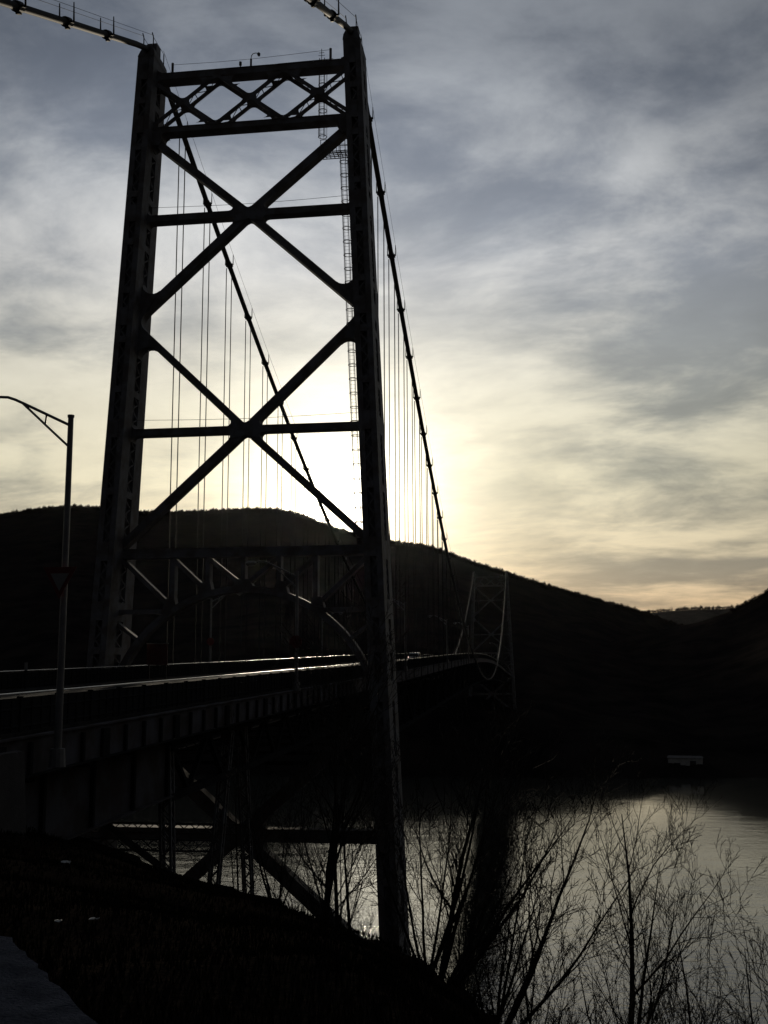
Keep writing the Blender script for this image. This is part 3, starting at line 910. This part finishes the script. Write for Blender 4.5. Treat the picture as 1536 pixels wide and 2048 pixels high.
while y > -98:
    mb = MB(Wl.location); mb.box(9.0, 9.13, y - 0.3, y + 0.3, -7, road_z(y) - 0.3); mb.build('pilaster', M['concrete'], Wl); y -= 4.6
Gd = thing('plate_girder', 'deep inner plate girder below the approach deck beside the abutment', 'girder', (0, -55, -5))
for s in (-1, 1):
    mb = MB(Gd.location); x = s * 7.5
    for a, c in zip(yr(-55.1, -38.6, 8)[:-1], yr(-55.1, -38.6, 8)[1:]):
        mb.hexa([(x - .02, a, road_z(a) - 3.5), (x + .02, a, road_z(a) - 3.5), (x + .02, c, road_z(c) - 3.5), (x - .02, c, road_z(c) - 3.5)], [(x - .02, a, road_z(a) - .4), (x + .02, a, road_z(a) - .4), (x + .02, c, road_z(c) - .4), (x - .02, c, road_z(c) - .4)])
    strip(mb, x - .25, x + .25, -3.56, -3.5, yr(-55.1, -38.6, 8))
    mb.build('girder', M['girder'], Gd)
    for y in yr(-54, -39, 4):
        mb = MB(Gd.location); mb.box(*sorted((x + s * .022, x + s * .16)), y - .09, y + .09, road_z(y) - 3.49, road_z(y) - .41); mb.build('stiffener', M['railpost'], Gd)


def laced_column(mb, p, q, w):
    p = Vector(p); q = Vector(q); t = (q - p).normalized()
    for sx in (-1, 1):
        for sy in (-1, 1):
            o = Vector((sx * w / 2, sy * w / 2, 0)); mb.bar(p + o, q + o, 0.10, 0.10, (1, 0, 0))
    L = (q - p).length; n = max(2, int(L / (w * 1.1)))
    for k in range(n):
        a = p.lerp(q, k / n); c = p.lerp(q, (k + 1) / n); u = 1 if k % 2 else -1
        for sx in (-1, 1):
            mb.bar(a + Vector((sx * w / 2, -u * w / 2, 0)), c + Vector((sx * w / 2, u * w / 2, 0)), 0.05, 0.05)
            mb.bar(a + Vector((-u * w / 2, sx * w / 2, 0)), c + Vector((u * w / 2, sx * w / 2, 0)), 0.05, 0.05)


def laced_strut(mb, p, q, h):
    p = Vector(p); q = Vector(q); L = (q - p).length; n = max(3, int(L / (h * 1.25)))
    for dz in (-h / 2, h / 2): mb.bar(p + Vector((0, 0, dz)), q + Vector((0, 0, dz)), 0.08, 0.07, (0, 0, 1))
    for k in range(n):
        a = p.lerp(q, k / n); c = p.lerp(q, (k + 1) / n)
        for u in (-1, 1): mb.bar(a + Vector((0, 0, -u * h / 2)), c + Vector((0, 0, u * h / 2)), 0.04, 0.05, (0, 0, 1))


def bent(label, ytop, feet, ztop, tops=None):
    B = thing('trestle_bent', label, 'trestle', (0, ytop, -14), 'steel trestles under the approach deck')
    for s in (-1, 1):
        for i, yf in enumerate(feet):
            x = s * 7.3; xf = s * 7.7
            zf = ground_z(xf, yf) - 0.6
            mb = MB(B.location); yt = ytop if tops is None else tops[i]
            laced_column(mb, (x, yt, ztop), (xf, yf, zf), 0.42); mb.build('column', M['steel'], B)
    zz = -8.1
    def lst(p, q): mb = MB(B.location); laced_strut(mb, p, q, 0.5); mb.build('laced_strut', M['steel'], B)
    for yf, yt in zip(feet, tops or [ytop] * len(feet)):
        zf = ground_z(7.7, yf) - .6; f = (zz - ztop) / (zf - ztop)
        if 0 < f < 1: yy = yt + (yf - yt) * f; lst((-7.5, yy, zz), (7.5, yy, zz))
    lst((-7.5, ytop, zz + 4.4), (7.5, ytop, zz + 4.4))
    for a_, c_ in ((-7.3, 7.5), (7.3, -7.5)):
        mb = MB(B.location); o = .3 if a_ > 0 else -.3
        mb.bar((a_, ytop + o, ztop - .3), (c_, feet[0] + o, -9.5), 0.25, 0.25); mb.build('sway_brace', M['steel'], B)
    return B


bent('laced trestle bent with upright columns nearest the abutment', -38.5, [-38.5], -2.3)
bent('splayed trestle tower with raking laced legs between abutment and near tower', -28.0, [-34.5, -22.5], -2.0, [-29.0, -27.0])
Sg = thing('approach_truss', 'shallow deck truss of the approach between trestle and near tower', 'truss', (0, -20, -4))
for s in (-1, 1):
    mb = MB(Sg.location); x = s * 7.5
    nodes = yr(-38.6, -1.9, 7)
    for a, c in zip(nodes[:-1], nodes[1:]):
        mb.bar((x, a, road_z(a) - 1.4), (x, c, road_z(c) - 1.4), .36, .3, (1, 0, 0)); mb.bar((x, a, road_z(a) - 3.6), (x, c, road_z(c) - 3.6), .36, .3, (1, 0, 0))
        mb.bar((x, a, road_z(a) - 1.4), (x, (a + c) / 2, road_z(a) - 3.6), .2, .2, (1, 0, 0)); mb.bar((x, c, road_z(c) - 1.4), (x, (a + c) / 2, road_z(c) - 3.6), .2, .2, (1, 0, 0))
    mb.build('side_truss', M['railpost'], Sg)

An = thing('cable_anchorage', 'concrete block where the cable backstays enter the ground behind the viewer', 'anchorage', (0, -116, -4))
for s in (-1, 1):
    mb = MB(An.location); X = s * XC
    mb.hexa([(X - 2, -122, -5), (X + 2, -122, -5), (X + 2, -108, -5), (X - 2, -108, -5)], [(X - 1.6, -121, 1.2), (X + 1.6, -121, 1.2), (X + 1.6, -112, -0.5), (X - 1.6, -112, -0.5)]); mb.build('anchor_block', M['concrete'], An)


# ------------------------------------------------------------------ street lamps, signs
def lamp_post(label, x, y, zb, zt, side=-1, rb=0.11):
    Lp = thing('street_lamp', label, 'street lamp', (x, y, zb), 'street lamps along the bridge road')
    O = Lp.location
    mb = MB(O); mb.tube([(x, y, zb), (x, y, zb + .02), (x, y, zt)], [rb + .02, rb, rb * .72], 14)
    mb.tube([(x, y, zt), (x, y, zt + 0.07)], rb * .9, 14)
    mb.build('pole', M['galv'], Lp, False)
    mb = MB(O); mb.tube([(x, y, zb), (x, y, zb + 0.5)], [0.24, 0.20], 12); mb.build('base', M['galv'], Lp)
    k = side
    mb = MB(O)
    P = lambda dx, z: (x + k * dx, y, z)
    mb.tube([P(0.05, zt - 0.22), P(0.75, zt + 0.12), P(1.45, zt + 0.46), P(1.75, zt + 0.60), P(1.98, zt + 0.68), P(2.25, zt + 0.70), P(2.55, zt + 0.62)], 0.042, 8)
    mb.tube([P(0.05, zt - 0.85), P(0.55, zt - 0.40), P(1.05, zt + 0.06), P(1.50, zt + 0.47)], 0.036, 8)
    mb.tube([P(0.75, zt + 0.12), P(0.78, zt - 0.18)], 0.03, 6)
    arm = mb.build('arm', M['galv'], Lp)
    mb = MB(O)
    mb.tube([P(2.45, zt + 0.60), P(2.6, zt + 0.61), P(2.85, zt + 0.59), P(3.05, zt + 0.55), P(3.12, zt + 0.54)], [0.05, 0.12, 0.16, 0.12, 0.03], 12)
    hd = mb.build('lamp_head', M['galv'], Lp, True)
    mb = MB(O); mb.tube([P(2.62, zt + 0.50), P(2.85, zt + 0.45), P(3.02, zt + 0.47)], [0.05, 0.12, 0.04], 10); mb.build('lens', M['lens'], hd, True)
    return Lp


lamp_post('tall pale street lamp with bracket arm at the left edge, bolted outside the near railing', 9.2, -52.9, -2.6, 7.35)
lamp_post('thin street lamp standing before the portal arch with a red sign on its pole', 8.75, -20.3, road_z(-20), 5.75)
lamp_post('faint lamp pole just right of the near tower', 8.75, 33.6, road_z(33.6), 7.3, rb=.11)
lamp_post('faint lamp pole between the right cable and the far tower', 8.75, 90.2, road_z(90), 8.1, rb=.11)
lamp_post('distant lamp on the right side before midspan, third beyond the near tower', 8.75, 147, road_z(147), road_z(147) + 7.0, rb=.11)
lamp_post('small distant lamp on the right side close to the far tower', 8.75, 330, road_z(330), road_z(330) + 7.0, rb=.11)
lamp_post('lamp pole seen through the portal arch on the left side of the road', -8.75, 20.0, road_z(20), 7.0, 1, rb=.11)
lamp_post('left side lamp pole farther out on the bridge, hidden low behind the near tower leg', -8.75, 76.0, road_z(76), 8.0, 1, rb=.11)

# give-way triangle on the first lamp
vx = Vector((-math.sin(R(0)), 0, 0))
Yd = thing('yield_sign', 'dark inverted triangle sign with a pale centre on the left street lamp', 'road sign', (9.2, -53.12, 2.5))
O = Yd.location
def tri(c, size, y): return [(c[0] - size * .58, y, c[2] + size * .5), (c[0] + size * .58, y, c[2] + size * .5), (c[0], y, c[2] - size * .55)]
cx_ = 9.17
mb = MB(O); mb.prism(tri((cx_, 0, 2.52), 0.86, -53.14), (0, 0.02, 0)); mb.build('border', M['red'], Yd)
mb = MB(O); mb.prism(tri((cx_, 0, 2.53), 0.48, -53.155), (0, 0.006, 0)); mb.build('centre', M['white'], Yd)
mb = MB(O); mb.box(9.1, 9.3, -53.13, -52.8, 2.62, 2.68); mb.build('bracket', M['signback'], Yd)


def round_sign(label, x, y, z, r, sides=8):
    S_ = thing('round_sign', label, 'road sign', (x, y, z), 'small red signs on the lamp poles')
    mb = MB(S_.location)
    mb.prism([(x + r * math.cos(2 * math.pi * (k + .5) / sides), y - .16, z + r * math.sin(2 * math.pi * (k + .5) / sides)) for k in range(sides)], (0, .02, 0)); mb.build('sign_face', M['red'], S_)
    mb = MB(S_.location); mb.box(x - .1, x + .1, y - .149, y + .05, z - .03, z + .03); mb.build('bracket', M['signback'], S_)
round_sign('dull red octagonal sign on the lamp pole in front of the portal arch', 8.72, -20.3, 1.7, 0.38)
round_sign('faint red sign on the lamp pole on the left side of the road', -8.72, 20.0, 2.9, 0.40)
Bs = thing('board_sign', 'dark maroon board beside the foot of the left tower leg', 'sign', (-7.3, 1.0, road_z(1)))
mb = MB(Bs.location); mb.box(-8.15, -6.45, 0.95, 1.05, 0.55, 2.2); mb.build('board', M['brown'], Bs)
mb = MB(Bs.location); mb.box(-8.2, -6.40, 0.93, 1.07, 2.2, 2.28); mb.build('board_cap', M['galv'], Bs)
for x in (-8.0, -6.6):
    mb = MB(Bs.location); mb.box(x - .05, x + .05, 1.055, 1.15, road_z(1) + .1, 2.1); mb.build('post', M['signback'], Bs)
Dp = thing('marker_post', 'short pale marker post at the far railing on the left edge', 'post', (-7.8, -20.4, road_z(-20) + .15))
mb = MB(Dp.location); mb.tube([(-7.8, -20.4, road_z(-20) + .14), (-7.8, -20.4, 0.65)], [.09, .08], 10); mb.build('post', M['railpost'], Dp)
mb = MB(Dp.location); mb.tube([(-7.8, -20.4, 0.12), (-7.8, -20.4, 0.6)], [.095, .095], 10); mb.build('reflector_band', M['white'], Dp)


# ------------------------------------------------------------------ car
def build_car(x, y):
    z = road_z(y)
    C = thing('car', 'pale silver estate car driving away over the bridge just right of the near tower', 'car', (x, y, z))
    C.rotation_euler = (math.atan((road_z(y + 1) - road_z(y - 1)) / 2), 0, 0)
    # profile along y (rear at -2.2), width by height
    def section(name, pts, mat, hw, tuck=0.0, par=None):
        mb = MB(); n = len(pts)
        vs = []
        for sx in (-1, 1):
            for (py, pz) in pts:
                w = hw - (max(0, pz - 0.95) * tuck)
                vs.append((sx * w, py, pz))
        fs = [tuple(range(n)), tuple(range(2 * n - 1, n - 1, -1))] + [(i, n + i, n + (i + 1) % n, (i + 1) % n) for i in range(n)]
        mb.add(vs, fs); return mb.build(name, mat, par or C)
    body = section('body', [(-2.25, 0.35), (2.2, 0.30), (2.3, 0.62), (2.1, 0.88), (1.15, 1.0), (0.35, 1.52), (-0.2, 1.62), (-1.7, 1.60), (-1.95, 1.50), (-2.22, 1.0), (-2.28, 0.65)], M['carpaint'], 0.92, 0.26)
    md = body.modifiers.new('bevel', 'BEVEL'); md.width = 0.06; md.segments = 2
    mb = MB(); mb.hexa([(-0.72, -2.235, 1.04), (0.72, -2.235, 1.04), (0.70, -2.10, 1.04), (-0.70, -2.10, 1.04)], [(-0.62, -2.03, 1.45), (0.62, -2.03, 1.45), (0.60, -1.9, 1.45), (-0.60, -1.9, 1.45)]); mb.build('rear_window', M['glass'], C)
    for sx in (-1, 1):
        mb = MB(); xx = sx * 0.885
        mb.hexa([(xx - .03, -1.75, 1.06), (xx + .03, -1.75, 1.06), (xx + .03, 0.75, 1.06), (xx - .03, 0.75, 1.06)], [(xx - sx * .09 - .03, -1.6, 1.46), (xx - sx * .09 + .03, -1.6, 1.46), (xx - sx * .09 + .03, 0.30, 1.46), (xx - sx * .09 - .03, 0.30, 1.46)]); mb.build('side_window', M['glass'], C)
        mb = MB(); mb.box(sx * .80 - .10, sx * .80 + .10, -2.32, -2.2, 0.78, 1.02)
        mb.build('tail_light', M['tail'] if sx < 0 else M['red'], C)
        for yy in (-1.4, 1.4):
            mb = MB(); pts = [(sx * 0.72, yy, 0.33), (sx * 0.94, yy, 0.33)]
            mb.tube(pts, 0.33, 18); wh = mb.build('wheel', M['black'], C)
            mb = MB(); mb.tube([(sx * 0.93, yy, .33), (sx * 0.955, yy, .33)], 0.2, 14); mb.build('rim', M['galv'], wh)
    mb = MB(); mb.box(-0.9, 0.9, -2.36, -2.24, 0.40, 0.62); mb.build('bumper', M['signback'], C)
    mb = MB(); mb.box(-0.26, 0.26, -2.30, -2.27, 0.68, 0.82); mb.build('number_plate', M['white'], C)
    for sx in (-1, 1):
        mb = MB(); mb.box(sx * .98 - .1, sx * .98 + .1, 0.62, 0.76, 1.0, 1.16); mb.build('mirror', M['carpaint'], C)


build_car(3.3, 93.0)

# pale low building on the far bank
Bh = thing('boathouse', 'long low pale building alone on the dark far bank at the right', 'building', (89.5, 432, -42.6))
Bh.rotation_euler = (0, 0, R(-8))
mb = MB(); mb.box(-7.6, 7.6, -3, 3, -3.5, 3.2); wl = mb.build('wall', M['pale_wall'], Bh)
mb = MB(); mb.hexa([(-8, -3.5, 3.2), (8, -3.5, 3.2), (8, 3.5, 3.2), (-8, 3.5, 3.2)], [(-7.4, -.1, 4.0), (7.4, -.1, 4.0), (7.4, .1, 4.0), (-7.4, .1, 4.0)]); mb.build('roof', M['roof'], Bh)
for x0, x1, z0, z1 in ((-5.0, -2.2, -0.6, 1.0), (2.0, 4.6, -0.6, 2.0)):
    mb = MB(); mb.box(x0, x1, -3.06, -3.004, z0, z1); mb.build('door', M['roof'], Bh)


# ------------------------------------------------------------------ near ground details
def cam_pt(left, fwd, z):
    f = Vector((-math.sin(R(7.858)), math.cos(R(7.858)), 0)); l = Vector((-f.y, f.x, 0))
    p = Vector((CAM.x, CAM.y, 0)) + f * fwd + l * left
    return (p.x, p.y, z)


g = random.Random(12)
ctrl = [(-6, -7), (-3.2, -2.4), (-1.8, 0), (0.1, 2.9), (1.34, 5.23), (1.62, 5.72), (1.96, 6.29), (2.28, 6.82), (2.6, 7.0), (3.2, 7.0), (6, 6.0), (10, 4), (13, -2), (12, -12), (0, -14)]
edge = []
for (a, c) in zip(ctrl, ctrl[1:] + ctrl[:1]):
    n = max(2, int(math.hypot(c[0] - a[0], c[1] - a[1]) / 0.12))
    for k in range(n):
        t = k / n; edge.append((a[0] + (c[0] - a[0]) * t + g.uniform(-.02, .02), a[1] + (c[1] - a[1]) * t + g.uniform(-.02, .02)))
mb = MB()
n = len(edge)
top = [cam_pt(l, f, -1.60 + g.uniform(-.012, .012)) for l, f in edge]; bot = [cam_pt(l + g.uniform(-.03, .03), f, -1.95) for l, f in edge]
mb.add(top + bot + [cam_pt(3, -3, -1.60)], [(i, (i + 1) % n, 2 * n) for i in range(n)] + [(n + i, n + (i + 1) % n, (i + 1) % n, i) for i in range(n)])
tag(mb.build('road_shoulder', M['shoulder']), kind='structure')

# dead grass on the bank
g = random.Random(21); vs = []; fs = []
def blade(x, y, z, h, w):
    a = g.uniform(0, 6.283); le = g.uniform(0.1, 0.7) * h
    dx, dy = math.cos(a) * w, math.sin(a) * w; tx, ty = math.cos(a + 1.2) * le, math.sin(a + 1.2) * le
    q = len(vs); vs.extend([(x - dx, y - dy, z - .03), (x + dx, y + dy, z - .03), (x + tx, y + ty, z + h)]); fs.append((q, q + 1, q + 2))
for i in range(46000):
    be = R(g.uniform(-2, 34)); r = 4.6 + 30 * g.random() ** 1.5
    x = CAM.x - math.sin(be) * r; y = CAM.y + math.cos(be) * r
    s_ = r / 14
    blade(x, y, ground_z(x, y), g.uniform(.03, .10) * (0.7 + .3 * s_), 0.006 + .008 * s_)
for l, f in edge:
    if f > 2 and -1 < l < 6:
        for _ in range(9):
            p = cam_pt(l - g.uniform(-0.02, .25), f + g.uniform(-.05, .2), 0); blade(p[0], p[1], -1.72, g.uniform(.1, .2), .005)
mb = MB(); mb.v = vs; mb.f = fs
tag(mb.build('grass', M['grass']), 'dead dark grass and litter covering the near bank', 'grass', kind='stuff')


def scrap(label, left, fwd, size):
    p = cam_pt(left, fwd, 0); z = ground_z(p[0], p[1]) + .05
    gg = random.Random(int(left * 100)); mb = MB((p[0], p[1], z)); vs = []; fs = []
    for i in range(4):
        for j in range(3): vs.append((p[0] + (i - 1.5) * size * .4 + gg.uniform(-.2, .2) * size, p[1] + (j - 1) * size * .3, z + gg.uniform(0, .35) * size))
    for i in range(3):
        for j in range(2): fs.append((i * 3 + j, i * 3 + j + 1, i * 3 + j + 4, i * 3 + j + 3))
    mb.add(vs, fs); o = mb.build('litter', M['paper'])
    md = o.modifiers.new('t', 'SOLIDIFY'); md.thickness = 0.006
    tag(o, label, 'litter', 'scraps of litter on the bank')


def on_bank(px, py):
    """walk a sight line of the survey until it meets the bank"""
    d = sight(px, py); f2 = Vector((-math.sin(R(7.858)), math.cos(R(7.858)), 0)); l2 = Vector((-f2.y, f2.x, 0))
    for i in range(30, 900):
        p = CAM + d * (i * 0.1)
        if p.z < ground_z(p.x, p.y): break
    q = p - CAM
    return q.dot(l2), q.dot(f2)


for lab, px, py, sz in (('pale scrap of litter on the bank below the trestle', 131, 1735, .13), ('pale scrap of litter on the bank above the road shoulder', 188, 1858, .06), ('dim scrap of litter left of the brighter one above the road shoulder', 116, 1860, .05)):
    l, f = on_bank(px, py); scrap(lab, l, f, sz)


# ------------------------------------------------------------------ bare trees
def tree_mesh(seed, H, r0, lean=(0, 0), nstem=1, spread=0.25, levels=3, nb=(8, 6, 4), fork=0.0, twig=0.010, ltop=0.72):
    """trunk MB and branch MB, root at the origin"""
    g = random.Random(seed); tr = MB(); br = MB()
    def limb(mb, p, d, L, r, lev, sides):
        n = 8 if lev == 0 else 6 if lev == 1 else 4 if lev == 2 else 3; pts = [p.copy()]; rad = [r]
        dd = d.normalized(); seg = L / n
        for i in range(n):
            j = 0.045 if lev == 0 else 0.10 if lev == 1 else 0.13
            dd = (dd + Vector((g.gauss(0, j), g.gauss(0, j), g.gauss(0, j) + (0.11 if lev == 1 else 0.07 if lev else 0.04)))).normalized()
            pts.append(pts[-1] + dd * seg); f = (i + 1) / n
            rad.append(max(twig * 0.6, r * (1 - f * (0.93 if lev == 0 else 0.85))))
        mb.tube(pts, rad, sides, False)
        return pts, rad
    def grow(pts, rad, L, lev, target):
        if lev > levels: return
        cnt = nb[min(lev - 1, len(nb) - 1)]
        for k in range(cnt):
            lo = 0.28 if lev == 1 else 0.22
            f = lo + (0.99 - lo) * (k + g.random()) / cnt; x = f * (len(pts) - 1); i = min(int(x), len(pts) - 2); w = x - i
            p = pts[i].lerp(pts[i + 1], w); d = (pts[i + 1] - pts[i]).normalized()
            a = g.uniform(0, 6.283); o = d.orthogonal().normalized(); c = d.cross(o)
            side = o * math.cos(a) + c * math.sin(a)
            th = R(g.uniform(26, 52)); nd = d * math.cos(th) + side * math.sin(th) + Vector((0, 0, 0.12))
            rr = rad[i] * (1 - w) + rad[i + 1] * w
            l2 = L * (g.uniform(0.42, 0.68) if lev < 3 else g.uniform(0.34, 0.6)) * (1.12 - 0.62 * f)
            q, rq = limb(br, p, nd, l2, max(twig, rr * g.uniform(.45, .65)), lev, 4 if lev == 1 else 3)
            grow(q, rq, l2, lev + 1, br)
    for s in range(nstem):
        a = g.uniform(0, 6.283)
        d = Vector((lean[0] + math.cos(a) * spread * (nstem > 1) * g.uniform(.4, 1.3), lean[1] + math.sin(a) * spread * (nstem > 1) * g.uniform(.4, 1.3), 1))
        L = H * (1 if s == 0 else g.uniform(.6, .95))
        pts, rad = limb(tr, Vector((0, 0, -0.4)), d, L, r0 * (1 if s == 0 else .75), 0, 7)
        grow(pts, rad, L * ltop, 1, br)
    return tr, br


def plant(name, label, cat, be, dist, mesh, group, scale=1.0, rz=0.0):
    x = CAM.x - math.sin(R(be)) * dist; y = CAM.y + math.cos(R(be)) * dist
    t = thing(name, label, cat, (x, y, ground_z(x, y)), group, rz)
    t.scale = (scale, scale, scale)
    tm, bm_ = mesh
    a = bpy.data.objects.new('trunk', tm); COL.objects.link(a); a.parent = t
    c = bpy.data.objects.new('branches', bm_); COL.objects.link(c); c.parent = t
    return t


def mk(seed, **kw):
    tr, br = tree_mesh(seed, **kw)
    res = []
    for mb_, nm in ((tr, 'trunk'), (br, 'branches')):
        me = bpy.data.meshes.new(nm); me.from_pydata(mb_.v, [], mb_.f); me.materials.append(M['bark'])
        res.append(me)
    return res


GT = 'bare trees on the river bank'
TREES = [
    # label, px, dist, kwargs
    ('tall bare tree with two close stems at lower right against the water', 1218, 34, dict(seed=4, H=14.6, r0=.21, nstem=2, spread=.05, lean=(-.05, 0), levels=4, nb=(14, 7, 5, 3), ltop=.66, twig=.008)),
    ('fan-shaped bare tree with many leaning stems right beside the near tower leg', 862, 29, dict(seed=11, H=7.4, r0=.10, nstem=6, spread=.45, lean=(.65, .1), levels=3, nb=(8, 5, 4))),
    ('slender bare tree just right of the near tower leg with upright twin limbs', 868, 38, dict(seed=15, H=14.0, r0=.15, nstem=2, spread=.12, levels=4, nb=(11, 6, 4, 2))),
    ('dark straight bare tree framed between strut and raking brace, left of the tower leg', 640, 41, dict(seed=22, H=15.2, r0=.17, nstem=1, levels=4, nb=(13, 6, 4, 3))),
    ('bare tree with a forked trunk behind the raking brace of the tower', 600, 45, dict(seed=23, H=15.5, r0=.15, nstem=2, spread=.10, levels=4, nb=(11, 6, 4, 2))),
    ('leaning bare tree between the raking brace and the tower leg', 700, 40, dict(seed=27, H=14.2, r0=.12, nstem=2, spread=.12, levels=4, nb=(11, 6, 4, 2))),
    ('thin bare tree at the left end of the visible water below the strut', 515, 50, dict(seed=29, H=14.5, r0=.12, nstem=3, spread=.18, levels=3, nb=(8, 5, 4))),
    ('bare tree with a single pointed crown at the right, before open water', 1400, 38, dict(seed=33, H=15.6, r0=.17, nstem=1, levels=4, nb=(14, 6, 4, 3), ltop=.48)),
    ('dense bare tree cut by the right edge of the picture', 1535, 36, dict(seed=35, H=15.2, r0=.15, nstem=2, spread=.15, levels=4, nb=(9, 5, 4, 3))),
    ('broad bare tree left of the two-stemmed tree, reaching over the dark water', 1040, 40, dict(seed=39, H=12.5, r0=.13, nstem=2, spread=.22, lean=(.05, 0), levels=4, nb=(9, 5, 3, 3))),
    ('low spreading bare tree with long sideways limbs below the tower leg at right', 930, 30, dict(seed=41, H=8.5, r0=.10, nstem=3, spread=.35, lean=(.8, 0), levels=3, nb=(9, 6, 4))),
    ('thin bare sapling with a narrow crown just left of the dense tree', 1475, 42, dict(seed=53, H=16.5, r0=.12, nstem=1, levels=4, nb=(12, 6, 4, 2), ltop=.5)),
    ('small bare tree between the two-stemmed tree and the pointed one', 1310, 44, dict(seed=47, H=14, r0=.10, nstem=2, spread=.2, levels=4, nb=(9, 6, 4, 2))),
]
for lab, px, dist, kw in TREES:
    sd = kw.pop('seed')
    plant('bare_tree', lab, 'tree', px_be(px), dist, mk(sd, **kw), GT)

shr = [mk(100 + k, H=6.5, r0=.055, nstem=6, spread=.45, levels=3, nb=(7, 5, 4), twig=.008) for k in range(5)]
g = random.Random(77)
SH = sorted([(px, d) for px, d in [(845, 27), (905, 31), (965, 27), (1010, 30), (1060, 29), (1110, 33), (1160, 30), (1205, 28), (1260, 33), (1300, 29), (1345, 34), (1380, 31), (1420, 28), (1460, 34), (1490, 30), (1525, 33),
             (560, 36), (612, 38), (668, 36), (705, 36), (738, 35)]])
k = 0
NO = ORD + ['seventeenth', 'eighteenth', 'nineteenth', 'twentieth', 'twenty-first']
for i, (px, d) in enumerate(SH):
    if px < 780: lab = 'low twiggy shrub left of the near tower leg, %s of five from the left' % ORD[i]
    else: lab = 'tangled twiggy shrub at lower right, %s of sixteen from the tower leg' % ORD[i - 5]
    plant('bare_shrub', lab, 'shrub', px_be(px), d, shr[i % 5], 'twiggy shrubs on the river bank', g.uniform(.85, 1.2) * (1.35 if px > 1280 else 1.0 if px > 780 else 0.7), g.uniform(0, 6.28))


# ------------------------------------------------------------------ haze in the valley air
hz = bpy.data.materials.new('haze_air'); hz.use_nodes = True
ht = hz.node_tree; ht.nodes.clear()
pv = ht.nodes.new('ShaderNodeVolumePrincipled'); pv.inputs['Color'].default_value = (0.9, 0.93, 1.0, 1)
pv.inputs['Density'].default_value = 1.4e-6; pv.inputs['Anisotropy'].default_value = 0.86
ho = ht.nodes.new('ShaderNodeOutputMaterial'); ht.links.new(pv.outputs[0], ho.inputs['Volume'])
mb = MB(); mb.box(-11000, 11000, -11000, 11500, -60, 520)
tag(mb.build('haze', hz), 'thin evening haze filling the river valley', 'haze', kind='stuff')
